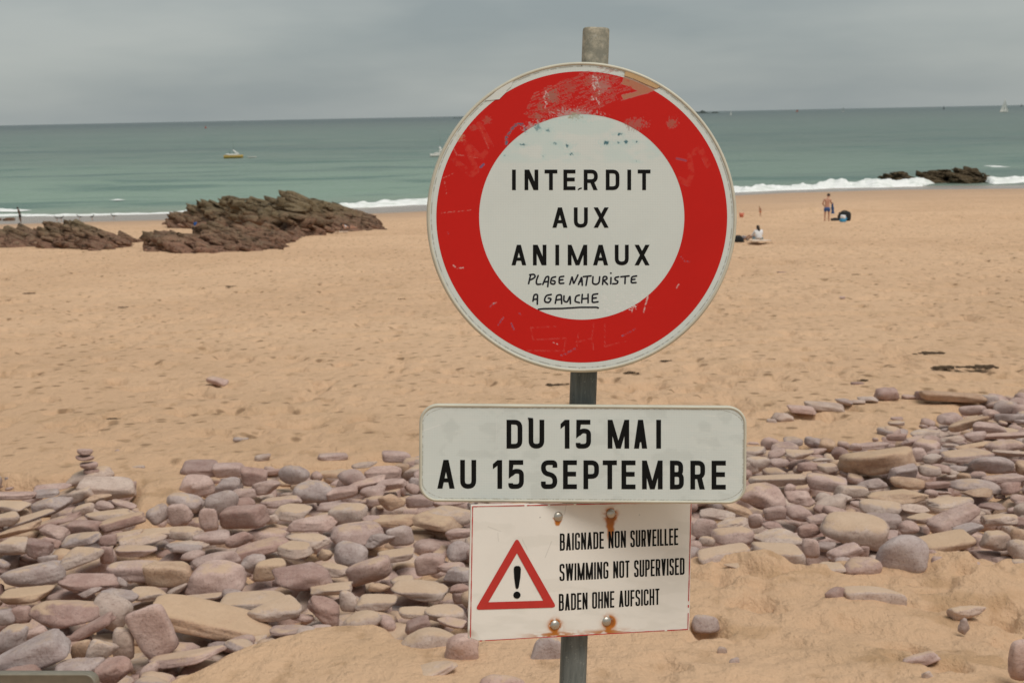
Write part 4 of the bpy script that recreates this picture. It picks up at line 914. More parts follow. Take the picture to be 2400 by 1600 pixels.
SZ = [(1150, 240, 245, 88, 0, 'b', 'd', .0), (1320, 252, 190, 95, -3, 'b', 'p', .1), (1140, 335, 205, 112, 0, 'b', 'p', 0), (1165, 355, 140, 80, -12, 'r', 'p', 0),
 (1455, 288, 155, 112, 4, 'b', 'r', .2), (1695, 272, 170, 108, -5, 'r', 'g', .4), (1815, 283, 80, 60, 0, 'r', 'p', 0), (1905, 272, 160, 52, -3, 'b', 'o', .4),
 (1910, 172, 170, 50, 0, 'b', 'p', .4), (1510, 182, 95, 64, 0, 'r', 'l', .2), (2280, 175, 170, 76, 5, 'b', 'p', .1), (2090, 216, 150, 46, 0, 's', 'l', .6),
 (2200, 262, 200, 74, 0, 'b', 'p', .1), (2020, 292, 130, 105, -25, 'r', 'p', 0), (2310, 240, 80, 66, 0, 'b', 'o', .3), (1310, 348, 140, 100, 0, 'r', 'g', .1),
 (1275, 430, 180, 112, -14, 'r', 'g', .2), (1530, 345, 168, 98, -12, 'r', 'p', .1), (1400, 380, 130, 70, 0, 's', 'p', .4), (1805, 370, 240, 130, -6, 'r', 'g', .4, 'the saddle shaped grey boulder', 'grey saddle shaped boulder with a pale streak near the top edge of the left heap'),
 (1960, 385, 190, 92, -6, 'b', 'p', 0), (2110, 322, 250, 62, -7, 's', 'p', .3), (2240, 332, 180, 70, -10, 'b', 'p', .1), (2250, 430, 140, 115, -16, 'w', 'o', .2, 'the orange tan chipped block', 'orange tan chipped block left of the date panel'),
 (2140, 372, 140, 66, 0, 'r', 'p', .1), (1610, 428, 240, 90, -3, 's', 'p', .5), (1370, 437, 180, 60, -8, 'r', 'r', .1), (1085, 432, 180, 90, 8, 'r', 'g', .4),
 (1040, 500, 130, 125, -16, 'w', 'p', .2), (1200, 535, 105, 145, -8, 'b', 'p', .1), (1395, 518, 265, 150, -5, 'b', 'r', .0, 'the squared brick like block', 'large squared brick like reddish stone standing proud in the left heap'),
 (1560, 528, 90, 66, 0, 'r', 'l', .2), (1680, 490, 200, 88, 0, 's', 'l', 1), (1950, 462, 300, 52, -6, 'b', 'p', .2), (2005, 512, 205, 128, -6, 'r', 'l', .7),
 (1790, 553, 280, 92, -5, 'b', 'p', .2), (2130, 540, 105, 82, 0, 'r', 'p', .1), (2270, 540, 250, 90, -3, 'w', 'o', .4), (2048, 612, 300, 112, -3, 'r', 'p', .5),
 (2180, 645, 182, 92, -8, 'r', 'g', .2), (2300, 625, 150, 105, 0, 'r', 'g', .2), (1770, 650, 250, 96, 3, 'r', 'l', .6), (1215, 640, 210, 82, -7, 'r', 'p', .1),
 (1370, 648, 150, 74, -20, 'r', 'r', .1), (1070, 612, 190, 88, 0, 'b', 'l', .9), (830, 635, 300, 76, -4, 's', 'l', .8), (1500, 692, 330, 85, -8, 'b', 'r', .3),
 (1060, 690, 210, 72, 3, 'r', 'g', .1), (1105, 738, 130, 52, -5, 'r', 'p', .1), (790, 712, 230, 84, 3, 's', 'p', .7), (465, 745, 270, 140, -8, 'r', 'l', .9),
 (612, 735, 82, 100, 0, 'b', 'r', .2), (325, 785, 110, 56, 0, 'r', 'g', .1), (192, 850, 350, 140, -6, 'r', 'g', .4, 'the long grey cobble at the left edge', 'long smooth grey cobble near the left edge of the left heap'),
 (80, 690, 180, 120, 0, 's', 'l', .7), (225, 700, 140, 110, 15, 'w', 'd', 0), (510, 892, 340, 135, 5, 'w', 'r', 0, 'the dark red hollowed block', 'dark red block with a hollow front, beside a small pale pebble'),
 (510, 948, 150, 74, -24, 'w', 'g', .2), (700, 892, 72, 66, 0, 'r', 'g', 0), (760, 825, 270, 130, 6, 'b', 'p', .4, 'the long two coloured boulder', 'pink left half of the long boulder with an orange right end'),
 (980, 850, 280, 175, 5, 'b', 'o', .4), (1235, 870, 345, 170, -6, 'r', 'p', .4, 'the large oval mauve cobble', 'large oval mauve cobble with a dusting of sand, right of the orange ended boulder'),
 (1240, 765, 260, 100, -12, 'r', 'p', .2), (1455, 790, 140, 130, 0, 'r', 'g', 0), (1550, 818, 190, 122, -3, 'b', 'o', .9, 'the sand topped tan block', 'orange tan block with a flat sandy top in the middle of the left heap'),
 (1750, 855, 370, 190, 8, 'w', 'r', .0, 'the big faceted boulder', 'big faceted dark pink boulder in the middle of the left heap'), (2012, 730, 222, 132, 4, 'r', 'g', .3, 'the smooth grey egg', 'smooth grey egg shaped cobble above and right of the big faceted boulder'),
 (1870, 735, 84, 76, 0, 'w', 'o', .8), (1700, 705, 200, 90, -3, 's', 'l', .9), (2122, 826, 275, 140, -18, 'r', 'p', .4, 'the tilted mauve cobble', 'tilted mauve cobble with a sandy left flank left of the warning board'),
 (2275, 740, 220, 80, -5, 'b', 'l', .9), (1930, 820, 170, 84, 3, 's', 'l', .8), (2310, 885, 130, 66, 0, 's', 'l', .9), (1900, 932, 245, 92, -3, 'w', 'l', 1), (2170, 922, 125, 66, 0, 'r', 'o', .4),
 (2160, 1008, 240, 104, 3, 'b', 'l', .9), (2000, 1000, 100, 112, 0, 'r', 'l', .7), (1865, 1045, 205, 150, 18, 'w', 'r', .0), (1590, 1050, 310, 160, 0, 'w', 'l', 1, 'the steep sandy wedge', 'steep wedge stone plastered with sand right of the long leaning slab'),
 (1735, 1095, 130, 56, 5, 's', 'p', .2), (1460, 1000, 370, 116, -2, 'b', 'l', .8), (1330, 962, 130, 60, 0, 'r', 'g', .1), (1160, 980, 220, 56, -5, 's', 'l', .5),
 (1010, 942, 140, 50, -22, 'r', 'l', .3), (860, 952, 210, 78, 3, 's', 'l', 1), (685, 970, 215, 96, 6, 'r', 'g', .2), (630, 1060, 220, 165, 24, 'r', 'l', .1),
 (380, 1062, 400, 205, 8, 'w', 'r', .7, 'the craggy red rock', 'craggy reddish rock with sand caught in the cracks of its top, at the left'), (165, 968, 300, 110, -2, 's', 'o', 1), (120, 1080, 112, 112, 0, 'b', 'r', 0), (30, 1090, 130, 110, 0, 'r', 'g', .2),
 (530, 1155, 275, 100, -28, 'b', 'r', 0), (65, 1220, 215, 160, 0, 'r', 'g', .6), (215, 1185, 130, 105, 0, 'r', 'p', 0),
 (190, 1305, 460, 215, -20, 'b', 'g', .2, 'the big grey leaning slab', 'big grey mauve leaning slab above the metal board in the lower left corner'), (470, 1285, 120, 130, 0, 'r', 'o', .5), (580, 1300, 170, 170, 30, 'w', 'l', .6), (705, 1245, 130, 180, 0, 'r', 'l', .5),
 (885, 1168, 215, 330, -22, 'b', 'p', .0, 'the upright tilted block', 'tall mauve block tilted on end beside the black gap, lower left'),
 (1225, 1105, 700, 175, 19, 'b', 'o', 1, 'the long leaning slab', 'longest slab, sand topped and leaning down to the right, lower left of the heap'),
 (1060, 1315, 440, 120, -12, 's', 'p', .9, 'the half buried slab', 'long slab half buried in sand below the long leaning slab'),
 (450, 1392, 280, 130, 0, 'r', 'g', .2), (660, 1400, 210, 165, -24, 'w', 'r', .0), (1690, 1172, 290, 84, 0, 's', 'p', .5), (1850, 1170, 120, 76, 0, 'b', 'p', .2), (1765, 1192, 130, 84, 0, 'r', 'l', .1)]
SC = [(1890, 385, 530, 215, 3, 'w', 'l', 1, 'the sandy craggy slab', 'broad craggy slab crusted with sand left of the warning board'), (2250, 255, 260, 145, 0, 'b', 'g', .3), (1990, 150, 300, 215, 0, 'b', 'p', .1), (2270, 400, 210, 130, 0, 'r', 'r', .1),
 (1870, 600, 340, 120, -2, 's', 'l', 1), (2120, 620, 370, 150, 3, 'r', 'l', .9), (1875, 720, 245, 125, -14, 'b', 'd', .0), (2190, 712, 290, 120, 5, 's', 'p', .5),
 (1960, 860, 680, 215, -5, 's', 'l', 1, 'the sand drifted hump', 'wide hump stone almost covered by drifted sand left of the warning board'), (2280, 950, 320, 290, 0, 'r', 'p', .0, 'the round mauve stone at the foot of the board', 'round mauve stone at the lower left corner of the warning board'),
 (1960, 1150, 560, 190, -13, 's', 'l', .8, 'the low stone at the bottom edge', 'sandy stone cut by the bottom edge left of the post'), (970, 990, 140, 56, -15, 'w', 'r', .2), (1235, 862, 110, 36, -5, 's', 'g', .2), (1440, 700, 200, 70, -18, 's', 'l', .6)]
SD = [(2007, 1360, 0, 0, 0, 'r', 'g', 0)][:0]
SX = [(1277, 1522, 82, 60, 0, 'r', 'g', .6), (1180, 1602, 120, 44, 0, 's', 'p', .6), (1055, 1330, 70, 34, 0, 's', 'p', .4), (1075, 1290, 60, 40, 0, 'r', 'g', .1), (1080, 1250, 70, 34, -6, 's', 'p', .2), (1060, 1210, 110, 40, 0, 'r', 'l', .6),
 (1020, 1220, 120, 44, 4, 's', 'o', .5), (1050, 1175, 80, 30, 0, 'r', 'p', .2), (990, 1175, 70, 34, 0, 'b', 'p', .2)]
SR = [(690, 287, 140, 70, 0, 'r', 'l', .1), (825, 236, 200, 54, 5, 'b', 'p', .1), (975, 212, 270, 66, 6, 's', 'l', .2), (1110, 180, 120, 50, 8, 'r', 'g', 0), (1205, 182, 100, 34, 0, 's', 'l', 0), (1275, 165, 140, 50, 9, 'r', 'l', .1),
 (1410, 130, 160, 92, 0, 'b', 'r', 0, 'the knob stone on the arc of stones', 'dark squared knob stone at the far end of the arc of stones on the sand'), (1560, 146, 95, 34, 0, 's', 'p', .3), (1655, 135, 110, 68, 0, 'b', 'd', 0), (1860, 146, 430, 92, 5, 'b', 'o', .2, 'the log shaped stone', 'long log shaped orange pink stone lying on the sand behind the right heap'),
 (615, 312, 70, 34, 0, 's', 'l', .2), (2310, 155, 130, 40, -10, 's', 'r', 0), (1475, 295, 80, 25, 0, 's', 'p', .2), (1465, 330, 110, 42, 0, 's', 'l', .5),
 (1850, 290, 200, 72, 0, 'r', 'p', .1), (2000, 238, 180, 76, -5, 'r', 'p', .1), (2130, 262, 120, 70, 0, 'r', 'p', .2), (2225, 222, 165, 88, -14, 'r', 'g', .3), (1960, 332, 260, 84, -14, 'b', 'o', .4), (2100, 360, 220, 78, 3, 'b', 'p', .1), (2320, 235, 110, 76, 0, 'r', 'p', .1), (2330, 320, 100, 50, 0, 'r', 'g', 0),
 (1475, 425, 140, 64, 0, 'b', 'r', 0), (1660, 396, 220, 56, 0, 's', 'l', .3), (1590, 452, 170, 76, -3, 'r', 'p', .3), (1700, 455, 140, 82, 0, 'r', 'p', .1), (1860, 436, 180, 50, 0, 's', 'l', .3), (1850, 480, 120, 40, 0, 's', 'l', .2),
 (2015, 420, 150, 66, -6, 'b', 'p', .1), (2215, 416, 320, 50, -5, 'b', 'p', .2), (2000, 487, 240, 44, -7, 's', 'o', .4), (2220, 482, 250, 76, -3, 'r', 'p', .4), (2270, 538, 260, 52, 0, 's', 'l', .4),
 (1955, 552, 335, 92, -2, 'b', 'p', .8), (2140, 612, 300, 115, 4, 'r', 'g', .2, 'the grey mauve whaleback', 'grey mauve whaleback boulder at the right edge of the right heap'),
 (1350, 582, 500, 215, -9, 's', 'o', .8, 'the great tan slab', 'great tan slab, largest of the right heap, tilted up to the right'), (1620, 545, 120, 100, 0, 'b', 'p', .1), (1720, 572, 130, 54, -3, 'r', 'l', .1), (1770, 522, 120, 36, 0, 's', 'g', 0),
 (1520, 672, 195, 104, -8, 'b', 'g', 0, 'the dark grey speckled block', 'dark grey speckled block leaning on the great tan slab'), (1080, 535, 130, 105, 0, 'w', 'd', 0), (1290, 482, 250, 54, -3, 's', 'p', .2), (1190, 492, 90, 56, 0, 'r', 'p', 0),
 (760, 452, 140, 74, 4, 'r', 'g', .3), (610, 470, 130, 86, 0, 'r', 'p', .1), (700, 500, 180, 66, 0, 'r', 'p', .3), (650, 540, 130, 76, -15, 'w', 'p', 0), (800, 540, 200, 84, 4, 'w', 'l', .9), (930, 522, 130, 56, 0, 's', 'p', .1),
 (480, 520, 190, 80, 0, 's', 'l', .6), (520, 602, 160, 86, 0, 'r', 'l', .5), (485, 466, 90, 24, 0, 's', 'p', 0), (660, 602, 140, 64, -14, 's', 'p', .3), (860, 622, 150, 76, -6, 'w', 'r', 0), (965, 582, 130, 40, -4, 's', 'l', .2), (1000, 632, 150, 66, 0, 's', 'l', .9),
 (660, 720, 400, 112, -3, 'b', 'l', .8), (990, 738, 270, 128, 9, 'b', 'p', .6), (1160, 796, 215, 104, 0, 'b', 'l', .5), (1300, 752, 185, 98, -10, 'r', 'g', 0), (1560, 740, 230, 78, 4, 'r', 'o', .2), (1480, 832, 420, 118, -5, 'w', 'o', .6, 'the long tan crag', 'long tan crag stone with an orange left nose under the great tan slab'),
 (1755, 752, 180, 60, -3, 'b', 'r', 0), (1700, 655, 150, 76, 0, 'r', 'l', .4), (1780, 640, 120, 66, 0, 'r', 'p', .1), (1900, 636, 130, 46, 0, 'r', 'g', 0), (1870, 692, 110, 36, 0, 's', 'l', .2), (1940, 697, 100, 66, 0, 'r', 'o', .1), (2215, 712, 290, 78, -2, 'b', 'p', .2),
 (2020, 762, 340, 92, 3, 'r', 'g', .4), (2030, 806, 220, 72, 3, 'r', 'o', .1), (2265, 780, 150, 108, 0, 'w', 'r', 0), (1710, 812, 90, 56, 0, 'r', 'p', 0), (1800, 812, 100, 46, 0, 'r', 'p', .1), (2320, 852, 120, 60, 0, 'r', 'p', .1),
 (540, 835, 340, 205, 14, 'w', 'p', .5, 'the pink wedge by the date panel', 'pale pink wedge boulder just right of the lower corner of the date panel'), (810, 842, 205, 112, 3, 'w', 'p', 0), (970, 842, 105, 70, 0, 'r', 'l', .2), (1092, 846, 140, 60, 0, 'r', 'l', .1), (732, 775, 80, 56, 0, 'r', 'p', 0), (1205, 886, 100, 48, 0, 'r', 'p', 0),
 (632, 945, 150, 102, -8, 'b', 'p', .2), (800, 948, 190, 94, 9, 'r', 'p', .1), (390, 925, 260, 72, 16, 's', 'o', .4), (240, 960, 240, 96, 5, 'r', 'l', .2), (150, 1050, 165, 125, 0, 'r', 'p', 0), (330, 1022, 235, 100, -10, 'r', 'l', .7), (502, 1000, 100, 100, 0, 'r', 'p', 0), (622, 1032, 150, 68, 0, 'w', 'r', .1),
 (965, 920, 130, 76, 0, 'r', 'p', .1), (1050, 940, 170, 76, 8, 'r', 'p', .1), (1362, 908, 280, 100, 0, 'r', 'l', .7), (1600, 922, 185, 78, 0, 'w', 'l', .2), (945, 985, 180, 56, -5, 's', 'p', .2), (1380, 1000, 250, 118, 6, 'r', 'g', 0),
 (1180, 1065, 450, 205, 8, 'r', 'l', 1, 'the big sandy oval', 'big oval pinkish cobble with a smooth sand top, lower middle of the right heap'), (870, 1065, 180, 100, -5, 'b', 'r', .1), (1560, 1042, 140, 95, 0, 'r', 'p', 0),
 (1865, 985, 350, 150, -24, 'b', 'p', .2, 'the tilted mauve block', 'tilted mauve block pointing up to the right in the right heap'), (1650, 985, 200, 84, -5, 's', 'l', .9), (1860, 868, 330, 80, -2, 's', 'l', .8), (2130, 900, 175, 56, 0, 'w', 'd', 0), (2190, 992, 250, 112, -5, 'w', 'l', .7), (2310, 1000, 110, 80, 0, 'r', 'r', 0),
 (345, 1105, 285, 122, 3, 'r', 'p', .8), (650, 1112, 370, 132, -5, 'r', 'l', .4), (1960, 1062, 200, 96, -10, 's', 'g', .2), (1515, 1218, 350, 246, 0, 'r', 'g', .0, 'the big round grey boulder', 'big round smooth grey boulder at the front edge of the right heap'),
 (1800, 1148, 400, 122, -2, 'b', 'o', .9, 'the sandy log stone', 'long tan stone with a clean broken right end right of the big round grey boulder'), (2160, 1135, 220, 145, 6, 'b', 'l', .8), (2310, 1125, 130, 160, 0, 'r', 'o', .1), (1390, 1105, 210, 95, 0, 'r', 'p', .1),
 (280, 1228, 380, 140, -3, 'b', 'l', 1, 'the flat sandy stone beside the board', 'flat topped sandy stone just right of the warning board'), (665, 1230, 350, 150, 5, 'b', 'l', 1, 'the second flat sandy stone', 'flat topped sandy stone with a mauve front, second from the warning board'),
 (880, 1190, 125, 125, 0, 'r', 'p', .1), (985, 1180, 140, 70, -5, 'b', 'g', .1), (940, 1122, 100, 26, -5, 's', 'l', .2), (1110, 1215, 235, 128, -16, 'w', 'p', .3), (1250, 1215, 70, 95, 0, 'b', 'r', 0), (1105, 1280, 110, 76, 0, 'r', 'g', 0), (1720, 1252, 115, 115, 0, 'w', 'p', 0), (1890, 1272, 340, 130, 8, 'w', 'p', .2),
 (1240, 1312, 260, 115, -3, 'r', 'p', .5), (990, 1325, 250, 90, -9, 'w', 'l', 1), (2315, 1290, 115, 76, 0, 'r', 'l', .8), (90, 1180, 90, 80, 0, 'r', 'p', .1), (170, 1135, 120, 66, 0, 'r', 'l', .5), (470, 1325, 360, 60, 0, 's', 'l', 1)]
SQ = [(1060, 335, 165, 90, -8, 'w', 'd', 0), (1310, 322, 430, 90, 3, 'b', 'l', 1, 'the buried sandy slab', 'nearly buried flat slab in the churned sand right of the warning board'), (230, 315, 160, 34, 0, 's', 'g', .5), (160, 505, 190, 60, 6, 'r', 'g', .3), (1960, 425, 250, 60, 4, 'w', 'l', 1),
 (1935, 520, 80, 60, -8, 'w', 'g', 0), (2330, 790, 170, 270, 8, 'r', 'p', .0, 'the mauve boulder at the right edge', 'large round mauve boulder in the sand cut by the right edge of the frame'),
 (1640, 755, 260, 46, -10, 'w', 'p', .6), (1690, 880, 90, 50, 10, 'w', 'l', .6), (270, 706, 70, 44, 0, 'r', 'l', .3), (355, 785, 70, 44, 0, 'r', 'g', .1)]
# lone pebbles on the open sand, in photograph pixels
SP = [(284, 1056, 26, 9, 0, 'r', 'p', 0), (347, 1053, 25, 8, -6, 's', 'd', 0), (322, 1096, 34, 16, 0, 's', 'g', .6), (346, 1158, 18, 10, 0, 'r', 'p', 0), (566, 1029, 38, 14, 0, 's', 'g', .3), (510, 893, 56, 16, 8, 's', 'p', .3), (16, 1123, 10, 12, 0, 's', 'g', .1), (2010, 898, 30, 8, 0, 's', 'd', 0),
      (1975, 697, 14, 5, 0, 's', 'p', 0), (1832, 639, 24, 5, 3, 's', 'd', 0), (748, 1533, 36, 16, -10, 'w', 'r', .2)]

stone_parts = []
def place_stone(px, py, w, h, turn, kind, tone, sand, seed, sub=None, thick=None, buried=False):
    w *= 1.07; h *= 1.10; g = gp(px, min(py + h * .40, 1790)); dist = g[1]; pm = FPX / dist
    e = math.atan2(CAMZ - g[2], dist); a = w / pm / 2; hh = h / pm / 2
    ratio = {'b': .62, 'r': .74, 's': .80, 'w': .72}[kind]
    if h > w: ratio = .55
    b = min(a * ratio, hh * .80 / math.sin(e), hh * 1.9); b = max(b, a * .22)
    if kind == 'r': c = math.sqrt(max(hh ** 2 - (b * math.sin(e)) ** 2, (hh * .42) ** 2)) / math.cos(e)
    else: c = max(hh - .80 * b * math.sin(e), hh * .42) / math.cos(e)
    if thick: c = thick
    rg = random.Random(seed); P = at(px, py, dist + b * .25)
    if buried:
        P = gp(px, py + h * .42); b = min(b, a * .5); c = max(h / pm - .5 * b * math.sin(e), .5 * h / pm) / math.cos(e)
    yaw = rg.uniform(-.28, .28) if kind in 'bw' else rg.uniform(-.5, .5)
    rot = Matrix.Rotation(-math.radians(turn) * -1 * -1, 4, 'Y') @ Matrix.Rotation(rg.uniform(-.10, .10), 4, 'X') @ Matrix.Rotation(yaw, 4, 'Z')
    rot = Matrix.Rotation(math.radians(turn), 4, 'Y') @ Matrix.Rotation(rg.uniform(-.10, .12), 4, 'X') @ Matrix.Rotation(yaw, 4, 'Z')
    sub = sub or (4 if w > 60 else 3)
    v = stone_verts(seed, kind, sub, (a, b, c))
    t = np.array(TONE[tone]) * (1 + .10 * (rg.random() - .5) * 2); t = t * (1 + np.array([.03, 0, -.03]) * rg.uniform(-1, 1))
    col = np.tile(np.append(t, sand), (len(v), 1))
    me = npmesh('beach_stone', v, ICO[sub][1], col=col)
    o = link('beach_stone', me, STONE); o.location = P; o.rotation_euler = rot.to_euler()
    return o
HAND = []
for lst, zf, sc_ in ((SA, za, 4.704), (SZ, zz_, 2.45), (SC, zc_, 3.92), (SR, zr_, 2.94), (SQ, zq_, 2.94), (SX, lambda x, y: (x, y), 1), (SP, lambda x, y: (x, y), 1)):
    for r_ in lst:
        x, y = zf(r_[0], r_[1]); HAND.append([x, y, r_[2] / sc_, r_[3] / sc_, r_[4], r_[5], r_[6], r_[7], r_[8] if len(r_) > 8 else None, r_[9] if len(r_) > 9 else None, lst])
stones = []
for i, r_ in enumerate(HAND):
    bur = (r_[10] is SQ and r_[8] != 'the mauve boulder at the right edge') or r_[8] in ('the sand drifted hump',) or (r_[10] is SX and r_[1] > 1500)
    if bur and r_[5] == 's': r_[5] = 'r'
    if r_[5] == 'r' and not r_[8] and not bur and i * 37 % 100 < 38: r_[5] = 'w'
    o = place_stone(*r_[:8], seed=100 + i, buried=bur); stones.append([o, r_, gp(r_[0], r_[1] + r_[3] * .4)])
# the balanced stack
GRP = 'beach stones scattered and heaped at the top of the beach'
for k, (x, y, w, h, lab) in enumerate([(1005, 582, 195, 58, 'lowest pebble of the balanced stack on the pale slab'), (980, 520, 205, 72, 'third pebble from the top of the balanced stack'), (940, 437, 205, 66, 'second pebble from the top of the balanced stack'), (932, 368, 182, 70, 'topmost pebble of the balanced stack at the left')]):
    g0 = gp(*za(1000, 720)); x_, y_ = za(x, y); pm = FPX / g0[1]; a = w / 4.704 / pm / 2; c_ = h / 4.704 / pm / 2 * .98
    v = stone_verts(40 + k, 'r', 4, (a, a * .75, c_)); col = np.tile(np.append(np.array(TONE['p' if k % 2 else 'r']) * 1.0, .12), (len(v), 1))
    o = link('beach_stone', npmesh('beach_stone', v, ICO[4][1], col=col), STONE); o.location = at(x_, y_, g0[1] - .02); o.rotation_euler = (0, math.radians([3, 4, 6, 8][k]), .4 * k)
    tag(o, 'mauve ' + lab, 'stone', 'the balanced stack of four pebbles')
# cobbles that fill the heaps between and beneath the traced ones
rg = random.Random(5); fill = []
hx = np.array([r_[0] for r_ in HAND]); hy = np.array([r_[1] for r_ in HAND]); hw = np.array([r_[2] for r_ in HAND]); hh_ = np.array([r_[3] for r_ in HAND])
for layer in (0, 1):
  for wp in WPOLY:
    xs, ys_ = zip(*wp); y = min(ys_)
    while y < max(ys_):
        x = min(xs)
        while x < max(xs):
            qx, qy = x + rg.uniform(-.07, .07), y + rg.uniform(-.07, .07)
            if in_poly(np.array([qx]), np.array([qy]), wp)[0]:
                z = base_z(qx, qy) - (.15 if layer == 0 else .03); d = np.array([qx, qy, z + .03]) - CAM; dep = d @ F; px, py = 1200 + d @ R / dep * FPX, 800 - d @ U / dep * FPX
                a = (rg.choice([.10, .13, .15]) if layer == 0 else rg.choice([.045, .07, .09, .11, .14])) * rg.uniform(.9, 1.2); ra = a / qy * FPX * (.75 if layer else .2) * (hw > 60)
                inside = (((hx - px) / (hw * .5 + ra)) ** 2 + ((hy - py) / (hh_ * .5 + ra * .6)) ** 2 < (.3 if layer == 0 else 1.0)).any()
                if not inside: fill.append((a, qx, qy, z, px, py, layer))
            x += .17 if layer == 0 else .13
        y += .17 if layer == 0 else .14
fill.sort(key=lambda t_: -t_[0] / t_[2] * (.3 if t_[6] == 0 else 1) * (1 if -60 < t_[4] < 2460 and not (1090 < t_[4] < 1620) else .2))
nfree = max(0, 300 - len(HAND) - 4)
bulkV = []; bulkC = []; bulkF = []; nb = 0
for k, (a, qx, qy, z, px, py, layer) in enumerate(fill):
    kind = rg.choice('rrbbsww'); tone = rg.choice('pppppprgglllo'); c_ = a * rg.uniform(.34, .55); b = a * rg.uniform(.6, .85); sub = 3 if a > .085 else 2
    v = stone_verts(3000 + k, kind, sub, (a, b, c_)); t = np.array(TONE[tone]) * rg.uniform(.85, 1.12); sand = rg.choice([0, .2, .4, .6, .9])
    col = np.tile(np.append(t, sand), (len(v), 1)); rot = Matrix.Rotation(rg.uniform(0, 6.28), 4, 'Z') @ Matrix.Rotation(rg.uniform(-.3, .3), 4, 'Y') @ Matrix.Rotation(rg.uniform(-.2, .2), 4, 'X')
    loc = Vector((qx, qy, z + c_ * rg.uniform(.2, .9)))
    if k < nfree:
        o = link('beach_stone', npmesh('beach_stone', v, ICO[sub][1], col=col), STONE); o.location = loc; o.rotation_euler = rot.to_euler()
        stones.append([o, [px, py, a * 2 / qy * FPX, c_ * 2 / qy * FPX, 0, kind, tone, sand, None, None, None], np.array(loc)])
    else:
        r3 = np.array(rot.to_3x3()); bulkV.append(v @ r3.T + np.array(loc)); bulkC.append(col); bulkF.append(ICO[sub][1] + nb); nb += len(v)
if bulkV:
    tag(link('cobbles', npmesh('cobbles', np.concatenate(bulkV), np.concatenate(bulkF), col=np.concatenate(bulkC)), STONE), 'smaller cobbles filling the gaps of the stone heaps', kind='stuff')
# a label for every stone: its look, then what it lies beside
marks = [(s_[1][8], s_[2], s_[1][0], s_[1][1]) for s_ in stones if s_[1][8]]
marks += [('the balanced stack', gp(*za(960, 600)), 205, 1080), ('the left edge of the warning board', gp(1095, 1330), 1095, 1330), ('the right edge of the warning board', gp(1620, 1330), 1620, 1330), ('the lower left corner of the date panel', gp(985, 1160), 985, 1160), ('the lower right corner of the date panel', gp(1752, 1150), 1752, 1150), ('the metal board in the lower left corner', gp(110, 1570), 110, 1580)]
seen = {}
for s_ in stones:
    o, r_, g = s_
    tag(o, None, 'stone', GRP)
    if r_[9]: o['label'] = r_[9]; continue
    size = 'small ' if r_[2] < 34 else 'large ' if r_[2] > 100 else ''
    look = size + ('sand covered ' if r_[7] >= .8 else 'sand dusted ' if r_[7] >= .3 else '') + TWORD[r_[6]] + ' ' + KWORD[r_[5]]
    cand = sorted(marks, key=lambda m_: math.hypot((m_[2] - r_[0]), (m_[3] - r_[1]) * 1.6))
    for m_ in cand:
        dx, dy = r_[0] - m_[2], (r_[1] - m_[3]) * 1.6
        ang = math.degrees(math.atan2(-dy, dx)) % 360; rel = ['right of', 'behind and right of', 'directly behind', 'behind and left of', 'left of', 'in front and left of', 'directly in front of', 'in front and right of'][int((ang + 22.5) // 45) % 8]
        lab = look + ' ' + rel + ' ' + m_[0]
        if lab not in seen and len(lab.split()) <= 16: break
    else:
        lab = 'stone ' + look
    seen[lab] = 1; o['label'] = lab
print('STONES', len(stones), 'BULK', len(fill) - nfree)

# ------------------------------------------------------------ dried seaweed and litter on the sand
def weed(px, py, w, h, label, n=None, mat=WEED, name='seaweed_clump', cat='seaweed', grp='dried seaweed clumps on the open sand'):
    g = gp(px, py); pm = FPX / g[1]; a = w / pm / 2; rg = random.Random(int(px * 7 + py)); n = n or max(18, int(w * .8)); V = []; F_ = []
    b = a * .5 if h / w > .25 else a * .28
    for k in range(n):
        cx_, cy_ = rg.gauss(0, .42) * a, rg.gauss(0, .5) * b * 2; s_ = a * rg.uniform(.02, .10) + .010; v = stone_verts(500 + k + int(px), 'w', 1, (s_ * rg.uniform(1, 2.2), s_ * rg.uniform(.5, 1), s_ * rg.uniform(.25, .5)))
        an = rg.uniform(-.6, .6); r3 = np.array(Matrix.Rotation(an, 3, 'Z')); v = v @ r3.T + np.array([g[0] + cx_, g[1] + cy_, base_z(g[0], g[1] + cy_) + s_ * .25 + .02])
        F_.append(ICO[1][1] + len(V) * len(v)); V.append(v)
    link(name, npmesh(name, np.concatenate(V), np.concatenate(F_), False), mat, label=label, cat=cat, group=grp)
for a in [(538, 673, 28, 8, 'small dark seaweed clump on the sand below the highest outcrop'), (938, 703, 22, 8, 'dark seaweed clump just left of the round sign'), (1832, 640, 22, 5, 'thin dark seaweed streak right of the round sign'),
          (2183, 832, 78, 14, 'broad dark seaweed clump behind the right heap, the nearest to the log shaped stone'), (2215, 865, 70, 8, 'left half of the dark seaweed line near the right edge'), (2300, 864, 90, 12, 'right half of the dark seaweed line near the right edge'), (1480, 877, 34, 16, 'dark seaweed clump just right of the post under the round sign'),
          (1304, 906, 56, 12, 'dark seaweed streak just left of the post under the round sign'), (1559, 849, 26, 9, 'small seaweed clump right of the lower rim of the round sign'), (268, 986, 40, 10, 'seaweed scrap above the balanced stack'), (70, 690, 36, 6, 'thin seaweed streak near the left edge of the beach'),
          (2025, 895, 26, 6, 'small seaweed scrap behind the knob stone'), (700, 702, 26, 5, 'faint seaweed streak in the middle of the left beach'), (2005, 645, 22, 4, 'thin seaweed streak below the man with the bag'), (1052, 945, 40, 8, 'seaweed streak above the left end of the date panel'), (2075, 690, 16, 4, 'tiny seaweed speck far right of the round sign'), (290, 722, 30, 4, 'faint seaweed streak on the left beach below the jagged outcrop')]: weed(*a)
